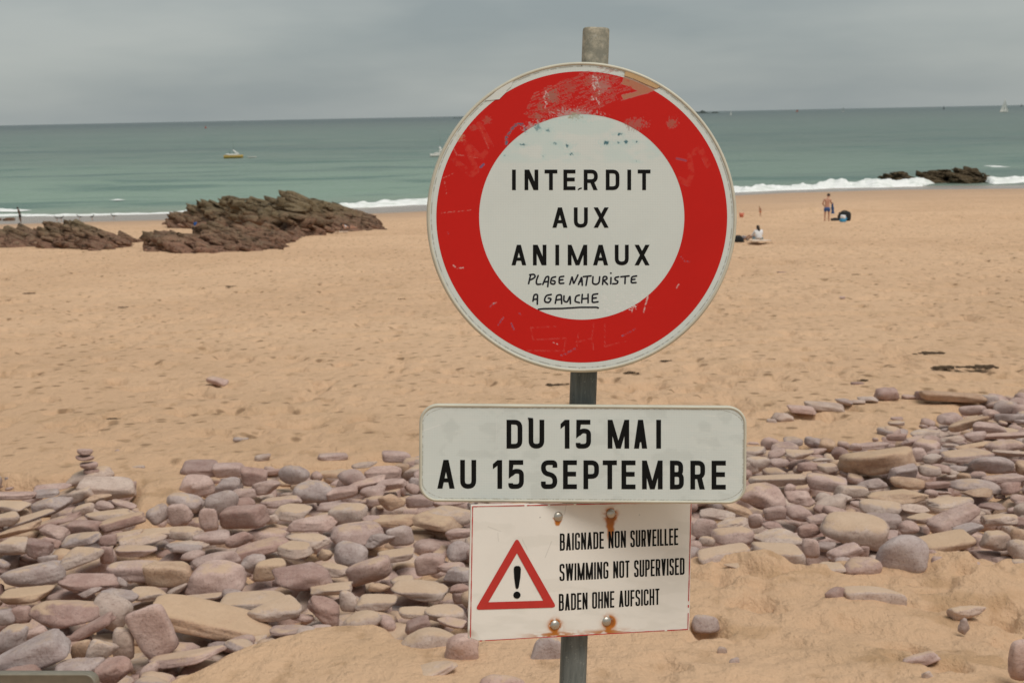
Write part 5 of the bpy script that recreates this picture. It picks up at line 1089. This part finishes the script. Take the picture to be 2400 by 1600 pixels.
g = gp(845, 1512); link('twig', tube_mesh('twig', [(0, 0, 0), (.03, 0, .022), (.06, .01, .03), (.10, .01, .028), (.14, .0, .024)], [.002, .003, .0035, .003, .002], 6), WEED, loc=g + np.array([-.07, 0, .01]), label='thin curved dark twig on the sand at the bottom centre left', cat='twig')
weed(852, 1534, 34, 10, 'brown scrap of seaweed beside the curved twig', 5, plain('weed_brown', (.24, .14, .06), .9, .3), 'seaweed_scrap')
weed(1384, 1503 , 10, 12, 'small brown leaf caught beside the post under the warning board', 4, plain('leaf_brown', (.25, .13, .06), .9, .3), 'dry_leaf', 'leaf', None)

# ------------------------------------------------------------ people
def skin_mesh(name, joints, edges, parent, mat, sub=2, loc=None, **k):
    """one continuous skinned surface: joints {name: (x, y, z, radius)}"""
    ids = {n: i for i, n in enumerate(joints)}; me = bpy.data.meshes.new(name)
    me.from_pydata([j[:3] for j in joints.values()], [(ids[a], ids[b]) for a, b in edges], []); me.materials.append(mat)
    o = bpy.data.objects.new(name, me); COL.objects.link(o); o.parent = parent
    sk = o.modifiers.new('Skin', 'SKIN'); sk.use_smooth_shade = True
    for i, j in enumerate(joints.values()): me.skin_vertices[0].data[i].radius = (j[3], j[4] if len(j) > 4 else j[3])
    me.skin_vertices[0].data[0].use_root = True
    s_ = o.modifiers.new('Subdivision', 'SUBSURF'); s_.levels = sub; s_.render_levels = sub
    return tag(o, **k)
def lathe(name, prof, mat, parent, seg=14, loc=(0, 0, 0), rot=(0, 0, 0), sx=1, sy=1):
    V = [(r_ * math.cos(2 * math.pi * k / seg) * sx, r_ * math.sin(2 * math.pi * k / seg) * sy, z) for r_, z in prof for k in range(seg)]
    o = link(name, npmesh(name, np.array(V), gridfaces(len(prof), seg, True)), mat, parent); o.location = loc; o.rotation_euler = rot; return o
def person(px, py, hpx, pose, label, mats, face=0.0, real=None, onrock=None):
    g = gp(px, py) if onrock is None else at(px, py, gp(px, onrock)[1] - .15); s_ = hpx / FPX * g[1] / real
    root = empty('person', g, label=label, cat='person'); root.scale = (s_,) * 3; root.rotation_euler = (0, 0, face)
    J, E, extra = pose
    skin_mesh('body', J, E, root, mats['skin'])
    for fn in extra: fn(root, mats)
    return root
def fingers(J, E, hand, n, d, spread):
    hx_, hy_, hz = J[hand][:3]
    for k in range(4):
        L_ = [.045, .052, .05, .04][k]; q = Vector(d) * L_ + Vector(spread) * ((k - 1.5) * .017)
        J[hand + f'f{k}'] = (hx_ + q.x + spread[0] * (k - 1.5) * .006, hy_ + q.y, hz + q.z, .009); E.append((hand, hand + f'f{k}'))
    q = Vector(spread) * -.045 + Vector(d) * .018; J[hand + 't'] = (hx_ + q.x, hy_ + q.y, hz + q.z, .010); E.append((hand, hand + 't'))
# local frame: x right, y away from the camera, z up
def standing():
    J = {'pel': (0, 0, .93, .15, .11), 'waist': (0, .01, 1.08, .135, .10), 'chest': (.02, .02, 1.30, .165, .115), 'neck': (.05, .05, 1.47, .055), 'chin': (.085, .085, 1.535, .06), 'head': (.11, .11, 1.63, .088), 'crown': (.11, .10, 1.70, .06),
         'shL': (-.17, .02, 1.40, .060), 'elL': (-.27, .02, 1.13, .042), 'wrL': (-.17, .16, 1.0, .030), 'haL': (-.10, .22, .99, .032),
         'shR': (.20, .04, 1.40, .060), 'elR': (.28, .12, 1.14, .042), 'wrR': (.36, .30, 1.10, .030), 'haR': (.39, .36, 1.10, .032),
         'hipL': (-.09, 0, .86, .10), 'knL': (-.12, .01, .48, .062), 'anL': (-.14, -.02, .09, .042), 'toL': (-.16, .12, .03, .035),
         'hipR': (.10, 0, .86, .10), 'knR': (.12, .03, .48, .062), 'anR': (.12, .0, .09, .042), 'toR': (.15, .14, .03, .035)}
    E = [('pel', 'waist'), ('waist', 'chest'), ('chest', 'neck'), ('neck', 'chin'), ('chin', 'head'), ('head', 'crown'), ('chest', 'shL'), ('shL', 'elL'), ('elL', 'wrL'), ('wrL', 'haL'), ('chest', 'shR'), ('shR', 'elR'), ('elR', 'wrR'), ('wrR', 'haR'),
         ('pel', 'hipL'), ('hipL', 'knL'), ('knL', 'anL'), ('anL', 'toL'), ('pel', 'hipR'), ('hipR', 'knR'), ('knR', 'anR'), ('anR', 'toR')]
    fingers(J, E, 'haL', 4, (.5, .6, -.5), (0, .3, .9)); fingers(J, E, 'haR', 4, (.4, .7, -.5), (0, .3, .9))
    def ex(root, m):
        skin_mesh('shorts', {'w': (0, 0, .96, .165, .125), 'p': (0, 0, .88, .175, .13), 'l': (-.11, .0, .78, .115), 'l2': (-.125, 0, .60, .105), 'r': (.11, .01, .78, .115), 'r2': (.125, .02, .60, .105)}, [('w', 'p'), ('p', 'l'), ('l', 'l2'), ('p', 'r'), ('r', 'r2')], root, m['shorts'])
        lathe('hair', [(.001, .10), (.05, .094), (.085, .06), (.098, .01), (.096, -.03), (.085, -.06), (.06, -.07)], m['hair'], root, loc=(.105, .098, 1.655), rot=(-.35, .15, 0))
        face_bits(root, (.125, .20, 1.63), m)
    return J, E, [ex]
def face_bits(root, p, m, d=(0, 1)):
    hd = bmesh.new()
    for off, r_ in [((-.03, .0, .01), .012), ((.03, 0, .01), .012)]: bmesh.ops.create_icosphere(hd, subdivisions=1, radius=r_, matrix=Matrix.Translation(Vector(p) + Vector(off)))
    o = link('eyes', bm_mesh('eyes', hd), m['hair'], root)
    hd = bmesh.new(); bmesh.ops.create_icosphere(hd, subdivisions=1, radius=.016, matrix=Matrix.Translation(Vector(p) + Vector((0, .012 * d[1], -.015)))); link('nose', bm_mesh('nose', hd), m['skin'], root)
def sitting():
    # seen from behind, legs forward to the left
    J = {'pel': (0, 0, .12, .17, .13), 'waist': (0, .02, .28, .15, .11), 'chest': (-.01, .05, .50, .165, .12), 'neck': (-.03, .08, .66, .05), 'head': (-.04, .12, .79, .088), 'crown': (-.04, .11, .86, .06),
         'shL': (-.18, .06, .58, .055), 'elL': (-.28, .14, .36, .04), 'wrL': (-.34, .32, .26, .03), 'haL': (-.36, .38, .25, .03), 'shR': (.16, .05, .58, .055), 'elR': (.20, .18, .36, .04), 'wrR': (.02, .36, .28, .03), 'haR': (-.03, .40, .27, .03),
         'hL': (-.12, .06, .12, .09), 'kL': (-.42, .34, .34, .06), 'aL': (-.68, .52, .08, .042), 'tL': (-.78, .58, .05, .035), 'hR': (.08, .08, .12, .09), 'kR': (-.20, .50, .32, .06), 'aR': (-.45, .74, .08, .042), 'tR': (-.55, .80, .05, .035)}
    E = [('pel', 'waist'), ('waist', 'chest'), ('chest', 'neck'), ('neck', 'head'), ('head', 'crown'), ('chest', 'shL'), ('shL', 'elL'), ('elL', 'wrL'), ('wrL', 'haL'), ('chest', 'shR'), ('shR', 'elR'), ('elR', 'wrR'), ('wrR', 'haR'),
         ('pel', 'hL'), ('hL', 'kL'), ('kL', 'aL'), ('aL', 'tL'), ('pel', 'hR'), ('hR', 'kR'), ('kR', 'aR'), ('aR', 'tR')]
    fingers(J, E, 'haL', 4, (-.2, .9, -.2), (.9, .2, 0)); fingers(J, E, 'haR', 4, (-.6, .7, -.2), (.7, .6, 0))
    def ex(root, m):
        skin_mesh('top', {'p': (0, 0, .13, .215, .17), 'w': (0, .02, .28, .19, .145), 'c': (-.01, .05, .50, .195, .145), 'n': (-.02, .07, .61, .10), 'sL': (-.19, .06, .57, .075), 'eL': (-.28, .14, .36, .062), 'wL': (-.33, .29, .28, .05), 'sR': (.17, .05, .57, .075), 'eR': (.21, .18, .36, .062), 'wR': (.06, .33, .29, .05)},
                  [('p', 'w'), ('w', 'c'), ('c', 'n'), ('c', 'sL'), ('sL', 'eL'), ('eL', 'wL'), ('c', 'sR'), ('sR', 'eR'), ('eR', 'wR')], root, m['top'])
        skin_mesh('shorts', {'p': (0, .01, .09, .20, .12), 'l': (-.15, .10, .13, .105), 'l2': (-.30, .24, .25, .085), 'r': (.07, .12, .13, .105), 'r2': (-.08, .30, .24, .085)}, [('p', 'l'), ('l', 'l2'), ('p', 'r'), ('r', 'r2')], root, m['shorts'])
        skin_mesh('hair', {'c': (-.04, .10, .86, .085), 'b': (-.035, .05, .78, .092), 'n': (0, .0, .66, .075), 'e': (.04, -.035, .55, .045)}, [('c', 'b'), ('b', 'n'), ('n', 'e')], root, m['hair'])
        face_bits(root, (-.05, .205, .79), m)
    return J, E, [ex]
def wading():
    J = {'pel': (0, 0, .93, .14, .10), 'waist': (-.03, 0, 1.08, .12, .10), 'chest': (-.09, 0, 1.30, .15, .11), 'neck': (-.15, 0, 1.46, .05), 'head': (-.20, 0, 1.59, .088), 'crown': (-.20, 0, 1.67, .06),
         'shL': (-.10, .15, 1.40, .055), 'elL': (-.06, .20, 1.14, .04), 'wrL': (-.14, .18, .92, .03), 'haL': (-.16, .18, .86, .03), 'shR': (-.10, -.15, 1.40, .055), 'elR': (.02, -.20, 1.16, .04), 'wrR': (.06, -.18, .94, .03), 'haR': (.05, -.18, .88, .03),
         'hL': (0, .09, .86, .09), 'kL': (.02, .10, .48, .06), 'aL': (.03, .10, .08, .04), 'tL': (-.10, .10, .03, .035), 'hR': (0, -.09, .86, .09), 'kR': (-.03, -.10, .48, .06), 'aR': (.10, -.10, .10, .04), 'tR': (-.02, -.10, .03, .035)}
    E = [('pel', 'waist'), ('waist', 'chest'), ('chest', 'neck'), ('neck', 'head'), ('head', 'crown'), ('chest', 'shL'), ('shL', 'elL'), ('elL', 'wrL'), ('wrL', 'haL'), ('chest', 'shR'), ('shR', 'elR'), ('elR', 'wrR'), ('wrR', 'haR'),
         ('pel', 'hL'), ('hL', 'kL'), ('kL', 'aL'), ('aL', 'tL'), ('pel', 'hR'), ('hR', 'kR'), ('kR', 'aR'), ('aR', 'tR')]
    fingers(J, E, 'haL', 4, (-.1, 0, -1), (.9, .2, 0)); fingers(J, E, 'haR', 4, (-.1, 0, -1), (.9, .2, 0))
    def ex(root, m):
        if 'top' in m: skin_mesh('top', {'p': (0, 0, .98, .155, .12), 'c': (-.09, 0, 1.30, .17, .13), 'n': (-.12, 0, 1.41, .10)}, [('p', 'c'), ('c', 'n')], root, m['top'])
        skin_mesh('shorts', {'w': (0, 0, .98, .155, .115), 'p': (0, 0, .88, .165, .12), 'l': (0, .10, .78, .11), 'l2': (.01, .10, .62, .10), 'r': (0, -.10, .78, .11), 'r2': (-.01, -.10, .62, .10)}, [('w', 'p'), ('p', 'l'), ('l', 'l2'), ('p', 'r'), ('r', 'r2')], root, m['shorts'])
        lathe('hair', [(.001, .10), (.05, .094), (.085, .06), (.098, .01), (.096, -.04), (.08, -.07)], m['hair'], root, loc=(-.185, 0, 1.61), rot=(0, -.2, 0))
        face_bits(root, (-.285, 0, 1.59), m, (0, 0))
    return J, E, [ex]
def lying():
    J = {'pel': (0, 0, .14, .13, .11), 'waist': (-.16, 0, .17, .13, .10), 'chest': (-.38, 0, .26, .15, .11), 'neck': (-.52, 0, .36, .05), 'head': (-.62, 0, .45, .088), 'crown': (-.66, 0, .50, .06),
         'shL': (-.40, .16, .30, .05), 'elL': (-.46, .22, .08, .04), 'haL': (-.24, .24, .05, .03), 'shR': (-.40, -.16, .30, .05), 'elR': (-.46, -.22, .08, .04), 'haR': (-.24, -.24, .05, .03),
         'hL': (.06, .09, .13, .085), 'kL': (.42, .11, .30, .055), 'aL': (.72, .11, .07, .04), 'tL': (.78, .12, .14, .03), 'hR': (.06, -.09, .13, .085), 'kR': (.46, -.1, .12, .055), 'aR': (.86, -.1, .07, .04), 'tR': (.90, -.1, .15, .03)}
    E = [('pel', 'waist'), ('waist', 'chest'), ('chest', 'neck'), ('neck', 'head'), ('head', 'crown'), ('chest', 'shL'), ('shL', 'elL'), ('elL', 'haL'), ('chest', 'shR'), ('shR', 'elR'), ('elR', 'haR'), ('pel', 'hL'), ('hL', 'kL'), ('kL', 'aL'), ('aL', 'tL'), ('pel', 'hR'), ('hR', 'kR'), ('kR', 'aR'), ('aR', 'tR')]
    def ex(root, m):
        skin_mesh('top', {'p': (-.10, 0, .16, .15, .13), 'c': (-.38, 0, .26, .17, .135), 'n': (-.46, 0, .31, .10)}, [('p', 'c'), ('c', 'n')], root, m['top'])
        skin_mesh('shorts', {'w': (-.05, 0, .15, .15, .125), 'p': (.05, 0, .14, .15, .12), 'l': (.22, .1, .21, .09), 'r': (.24, -.1, .14, .09)}, [('w', 'p'), ('p', 'l'), ('p', 'r')], root, m['shorts'])
        lathe('hair', [(.001, .10), (.05, .094), (.085, .06), (.098, .01), (.096, -.04), (.08, -.07)], m['hair'], root, loc=(-.64, 0, .475), rot=(0, -.7, 0))
        face_bits(root, (-.67, -.06, .46), m, (0, -1))
    return J, E, [ex]
man = person(1938, 520, 66, standing(), 'shirtless man in blue shorts standing with his back turned, head bowed over a blue garment', {'skin': SKIN, 'shorts': BLUE, 'hair': HAIR}, 0, 1.75)
person(1778, 567, 42, sitting(), 'long haired person in a loose white top sitting on a pale towel', {'skin': SKINP, 'top': WHITE, 'shorts': PALEB, 'hair': HAIR}, 0, .93)
person(48, 524, 40, wading(), 'slim person in dark swimwear walking at the waters edge at far left', {'skin': plain('skin_far', (.16, .10, .07)), 'shorts': DARK, 'top': DARK, 'hair': HAIR}, 0, 1.75)
person(1782, 508, 25, wading(), 'small bare child standing by the dug hollow near the right rim of the round sign', {'skin': SKINP, 'shorts': ORANGE, 'hair': plain('fair_hair', (.35, .22, .12))}, .5, 1.72)
# people resting by the outcrop
person(816, 536, 14, lying(), 'person in a white shirt reclining at the foot of the highest outcrop', {'skin': SKIN, 'top': WHITE, 'shorts': DARK, 'hair': HAIR}, .2, .60, 544)
person(770, 538, 15, sitting(), 'dark clad person sitting small against the highest outcrop', {'skin': SKIN, 'top': DARK, 'shorts': DARK, 'hair': HAIR}, .6, .93, 545)
person(458, 533, 18, sitting(), 'person in a blue top sitting at the left foot of the highest outcrop', {'skin': SKIN, 'top': plain('bright_blue', (.02, .12, .42)), 'shorts': DARK, 'hair': HAIR}, -.5, .93, 536)
person(480, 543, 20, sitting(), 'person in an orange top sitting between the two outcrops', {'skin': SKIN, 'top': ORANGE, 'shorts': ORANGE, 'hair': HAIR}, .4, .93, 546)
def cloth(name, px, py, wpx, d, z, mat, label, cat, th=.03, seed=1, dist=None):
    g = gp(px, py); pm = FPX / g[1]; w = wpx / pm / 2; V = []; n = 14
    for j in range(n):
        for i in range(n):
            x = (i / (n - 1) * 2 - 1); y = (j / (n - 1) * 2 - 1); ex_ = 1 + .08 * float(noise(x * 2, y * 2, s=seed))
            V.append((g[0] + x * w * ex_, g[1] + y * d * ex_, base_z(g[0], g[1] + y * d) + z + th * (1 + float(noise(x * 3, y * 3, s=seed + 2)))))
    Vb = [(x, y, z_ - th * .8) for x, y, z_ in V]; G_ = gridfaces(n, n)[:, ::-1]
    per = np.concatenate([np.arange(n), np.arange(1, n) * n + n - 1, (n - 1) * n + np.arange(n - 2, -1, -1), np.arange(n - 2, 0, -1) * n]); p2 = np.roll(per, -1)
    return link(name, npmesh(name, np.array(V + Vb), np.concatenate([G_, G_[:, ::-1] + n * n, np.stack([per, per + n * n, p2 + n * n, p2], -1)])), mat, label=label, cat=cat)
cloth('beach_towel', 1780, 569, 48, .55, .09, TOWEL, 'pale peach towel under the person in the white top', 'towel', .02)
cloth('beach_towel', 800, 546, 30, .4, .06, TOWEL, 'pale towel under the reclining person by the outcrop', 'towel', .02, 4)
cloth('beach_towel', 862, 530, 22, .5, .25, PALEB, 'blue grey towel spread on the right end of the highest outcrop', 'towel', .05, 7)
cloth('grey_blanket', 1733, 566, 30, .5, .10, plain('grey_cloth', (.34, .31, .33), .9, .3), 'crumpled grey clothing beside the black bag at the rim of the round sign', 'clothing', .09, 9)
def bag(px, py, wpx, hpx, mat, label, kind='bag', seed=3, name='beach_bag'):
    g = gp(px, py); pm = FPX / g[1]; w, h = wpx / pm / 2, hpx / pm / 2; root = empty(name, g, label=label, cat=kind)
    link('pouch', npmesh('pouch', stone_verts(seed, 'b', 3, (w, w * .6, h)), ICO[3][1]), mat, root, loc=(0, 0, h * .95))
    link('handle', tube_mesh('handle', [(-w * .6, 0, h * 1.5), (-w * .4, 0, h * 1.95), (0, 0, h * 2.05), (w * .4, 0, h * 1.95), (w * .6, 0, h * 1.5)], w * .07, 6), mat, root); return root
bag(1730, 568, 28, 16, DARK, 'black bag beside the grey clothing at the right rim of the round sign', seed=5)
bag(1979, 518, 30, 24, DARK, 'large black rucksack standing behind the blue cooler bag', seed=6, name='rucksack')
cb = bag(1976, 521, 17, 12, CYAN, 'bright blue cooler bag with a white top beside the shirtless man', seed=8, name='cooler_bag')
g = gp(1977, 521); pm = FPX / g[1]; w = 18 / pm / 2; link('lid', npmesh('lid', stone_verts(12, 's', 3, (w * .75, w * .5, 4.5 / pm)), ICO[3][1]), WHITE, cb, loc=(0, 0, 13 / pm))
bag(1957, 519, 20, 8, DARK, 'dark shoes and clothes in a low pile at the feet of the shirtless man', 'clothes', 9, 'clothes_pile')
# the held garment: hangs from his right hand
mg = gp(1938, 520); s_ = 66 / FPX * mg[1] / 1.75; V = []; n, mrow = 8, 14
for j in range(mrow):
    v_ = j / (mrow - 1)
    for i in range(n):
        a = 2 * math.pi * i / n; wv = (.055 + .05 * v_) * (1 + .25 * float(noise(a, v_ * 4, s=4))); V.append((.40 + .05 * v_ + wv * math.cos(a), .37 + wv * .5 * math.sin(a), 1.16 - v_ * .68))
o = link('garment', npmesh('garment', np.array(V), [tuple(f) for f in gridfaces(mrow, n, True)] + [tuple(range(n)), tuple(range((mrow - 1) * n, mrow * n))[::-1]]), DENIM, loc=mg, label='dark blue garment hanging from the hand of the shirtless man', cat='garment'); o.scale = (s_,) * 3
g = gp(1738, 509); root = empty('sand_bucket', g, label='orange pink toy bucket in the dug hollow at the right rim of the round sign', cat='bucket'); k_ = 12 / FPX * g[1]
lathe('pail', [(.001, 0), (.35 * k_, 0), (.5 * k_, .8 * k_), (.46 * k_, .8 * k_), (.33 * k_, .05 * k_), (.001, .05 * k_)], plain('bucket_plastic', (.60, .17, .10), .4), root)
link('handle', tube_mesh('handle', [(-.48 * k_, 0, .8 * k_), (-.3 * k_, 0, 1.2 * k_), (0, 0, 1.35 * k_), (.3 * k_, 0, 1.2 * k_), (.48 * k_, 0, .8 * k_)], .03 * k_, 6), WHITE, root)

# ------------------------------------------------------------ gulls on the wet sand
def gull():
    root = empty('gull', label='x', cat='bird')
    skin_mesh('body', {'b': (0, 0, .30, .085), 'r': (.18, 0, .29, .05), 't': (.32, 0, .28, .018), 'c': (-.12, 0, .34, .075), 'n': (-.19, 0, .43, .04), 'h': (-.24, 0, .50, .045), 'k': (-.33, 0, .49, .012)}, [('b', 'r'), ('r', 't'), ('b', 'c'), ('c', 'n'), ('n', 'h'), ('h', 'k')], root, plain('gull_grey', (.16, .15, .14)), 1)
    for y in (-.04, .04): link('leg', tube_mesh('leg', [(0, y, .26), (0, y, .12), (-.01, y, 0), (-.06, y, 0)], .01, 5), ORANGE, root)
    return root
gl = gull()
for i, (x, y, t_, f_) in enumerate([(134, 518, 'leftmost gull on the wet sand, left of a close neighbour', 0), (144, 518, 'second gull from the left on the wet sand', 3), (187, 515, 'gull standing alone in the middle of the wet sand at left', .4), (216, 515, 'second gull from the right on the wet sand', 2.7), (267, 513, 'rightmost gull on the wet sand beyond the jagged outcrop', .2)]):
    if i == 0: q = gl
    else:
        q = gl.copy(); COL.objects.link(q)
        for ch in [c_ for c_ in bpy.data.objects if c_.parent == gl]: d_ = ch.copy(); COL.objects.link(d_); d_.parent = q
    q.location = gp(x, y); q.rotation_euler = (0, 0, f_); q.scale = (1.1,) * 3; q['label'] = t_; q['group'] = 'gulls on the wet sand'

# ------------------------------------------------------------ boats and buoys
def hull_mesh(L_, B, H, name='hull'):
    V = []; n, m_ = 17, 9
    for i in range(n):
        t = i / (n - 1); bw = B / 2 * (math.sin(math.pi * min(1, (.12 + t * .88))) ** .6 if t < .999 else 0) ; bw = B / 2 * max(0, 1 - (max(0, t - .35) / .65) ** 2.2); sh = H * (.85 + .35 * (t - .4) ** 2 * 2)
        for j in range(m_):
            a = -math.pi / 2 + math.pi * j / (m_ - 1); V.append(((t - .5) * L_, bw * math.sin(a), sh - (sh + H * .35) * math.cos(a) ** .7 * (1 - .25 * t) if j not in (0, m_ - 1) else sh))
    F_ = [tuple(f) for f in gridfaces(n, m_)] + [tuple(range(m_))] + [tuple([i * m_, (i + 1) * m_, (i + 1) * m_ + m_ - 1, i * m_ + m_ - 1]) for i in range(n - 1)]
    return npmesh(name, np.array(V), F_)
def boat(px, py, wpx, mast_px, hullm, label, face, person_=False, sail=None, name='sailing_dinghy', cat='boat'):
    g = gp(px, py, 0.0); pm = FPX / g[1]; L_ = wpx / pm; root = empty(name, g, label=label, cat=cat, group='boats on the sea'); root.rotation_euler = (0, 0, face)
    link('hull', hull_mesh(L_, L_ * .36, L_ * .17), hullm, root)
    link('deck', npmesh('deck', stone_verts(3, 'b', 2, (L_ * .30, L_ * .13, L_ * .05)), ICO[2][1]), HULLW, root, loc=(L_ * -.02, 0, L_ * .18))
    if mast_px: link('mast', tube_mesh('mast', [(0, 0, L_ * .1), (0, 0, mast_px / pm)], [L_ * .0075, L_ * .005], 6), plain('mast_grey', (.25, .27, .25)), root)
    return root, L_, pm
b1, L_, pm = boat(548, 371, 44, 70, YEL, 'small yellow hulled boat with bare mast and a dark standing figure, off the left shore', 0)
link('furled_sail', tube_mesh('furled_sail', [(-.02 * L_, 0, .42 * L_), (.12 * L_, 0, .30 * L_), (.28 * L_, 0, .20 * L_)], [.03 * L_, .05 * L_, .04 * L_], 8), SAIL, b1)
link('foredeck', npmesh('foredeck', stone_verts(31, 's', 2, (L_ * .14, L_ * .12, L_ * .05)), ICO[2][1]), SAIL, b1, loc=(-L_ * .33, 0, L_ * .19))
bp = empty('person', Vector(b1.location) + Vector((-.20 * L_, 0, .20 * L_)), label='dark figure standing in the yellow boat', cat='person'); J_, E_, ex_ = wading(); skin_mesh('body', J_, E_, bp, DARK, 1); bp.scale = (.62,) * 3
b2, L_, pm = boat(1032, 368, 46, 66, HULLW, 'white boat with a bare mast half hidden behind the left rim of the round sign', 0)
link('cabin', npmesh('cabin', stone_verts(21, 'b', 3, (L_ * .16, L_ * .12, L_ * .10)), ICO[3][1]), HULLW, b2, loc=(.08 * L_, 0, L_ * .26)); link('furled_sail', tube_mesh('furled_sail', [(-.05 * L_, 0, .50 * L_), (.08 * L_, 0, .34 * L_)], .05 * L_, 8), SAIL, b2)
link('window', npmesh('window', stone_verts(22, 'b', 2, (L_ * .05, L_ * .125, L_ * .03)), ICO[2][1]), DARK, b2, loc=(.06 * L_, 0, L_ * .27))
g = gp(591, 369.5, 0.0); link('rowing_tender', hull_mesh(20 / FPX * g[1], 1.0, .3, 'rowing_tender'), HULLW, loc=g, label='tiny white tender floating right of the yellow boat', cat='boat', group='boats on the sea')
def sailboat(px, py, hpx, wpx, label, mat=SAIL):
    g = gp(px, py, 0.0); pm = FPX / g[1]; H_, W_ = hpx / pm, wpx / pm; root = empty('sailing_yacht', g, label=label, cat='sailboat', group='boats on the sea')
    link('hull', hull_mesh(W_ * 1.0, W_ * .3, H_ * .08), HULLW, root)
    for nm, pts in (('mainsail', [(W_ * .08, 0, H_), (W_ * .10, 0, H_ * .10), (W_ * .48, 0, H_ * .14)]), ('jib', [(W_ * .06, 0, H_ * .94), (W_ * .05, 0, H_ * .09), (-W_ * .48, 0, H_ * .05)])):
        n = 8; V = []
        for j in range(n + 1):
            for i in range(n + 1):
                u, v_ = i / n, j / n; a, b, c_ = (Vector(p_) for p_ in pts); q = (b * (1 - u) + c_ * u) * (1 - v_) + a * v_; q.y += W_ * .09 * math.sin(math.pi * u) * (1 - v_) + .0; V.append(q)
        V2 = [Vector((q.x, q.y + .06, q.z)) for q in V]; G_ = gridfaces(n + 1, n + 1); link(nm, npmesh(nm, np.array([q[:] for q in V + V2]), np.concatenate([G_, G_[:, ::-1] + len(V)])), mat, root)
    link('mast', tube_mesh('mast', [(W_ * .07, 0, 0), (W_ * .07, 0, H_ * 1.04)], W_ * .012, 6), HULLW, root)
sailboat(2353, 263, 30, 20, 'large white sailed yacht below the horizon at the far right'); sailboat(1976, 262, 12, 6, 'tiny sailing boat on the horizon above the shirtless man', plain('grey_sail', (.35, .40, .40))); sailboat(1713, 270, 11, 4, 'faint tiny white sail just right of the horizon island')
sailboat(1868, 263, 6, 7, 'small faint reddish boat on the horizon right of the tiny white sail', REDB)
def buoy(px, py, hpx, mat, label):
    g = gp(px, py, 0.0); h = hpx / FPX * g[1]; root = empty('buoy', g, label=label, cat='buoy', group='buoys far out on the sea')
    lathe('float', [(.001, -.1 * h), (.32 * h, -.05 * h), (.34 * h, .25 * h), (.15 * h, .4 * h), (.001, .42 * h)], mat, root); link('mast', tube_mesh('mast', [(0, 0, .3 * h), (0, 0, .8 * h)], .05 * h, 6), mat, root)
    lathe('topmark', [(.001, 0), (.16 * h, .1 * h), (.001, .3 * h)], mat, root, loc=(0, 0, .75 * h))
buoy(482, 301, 7, REDB, 'small reddish buoy below the horizon at left'); buoy(2212, 256, 7, plain('buoy_dark', (.06, .07, .08)), 'small dark buoy on the horizon at right'); buoy(2394, 250, 6, plain('buoy_dark2', (.07, .07, .08)), 'tiny dark buoy on the horizon at the right edge')
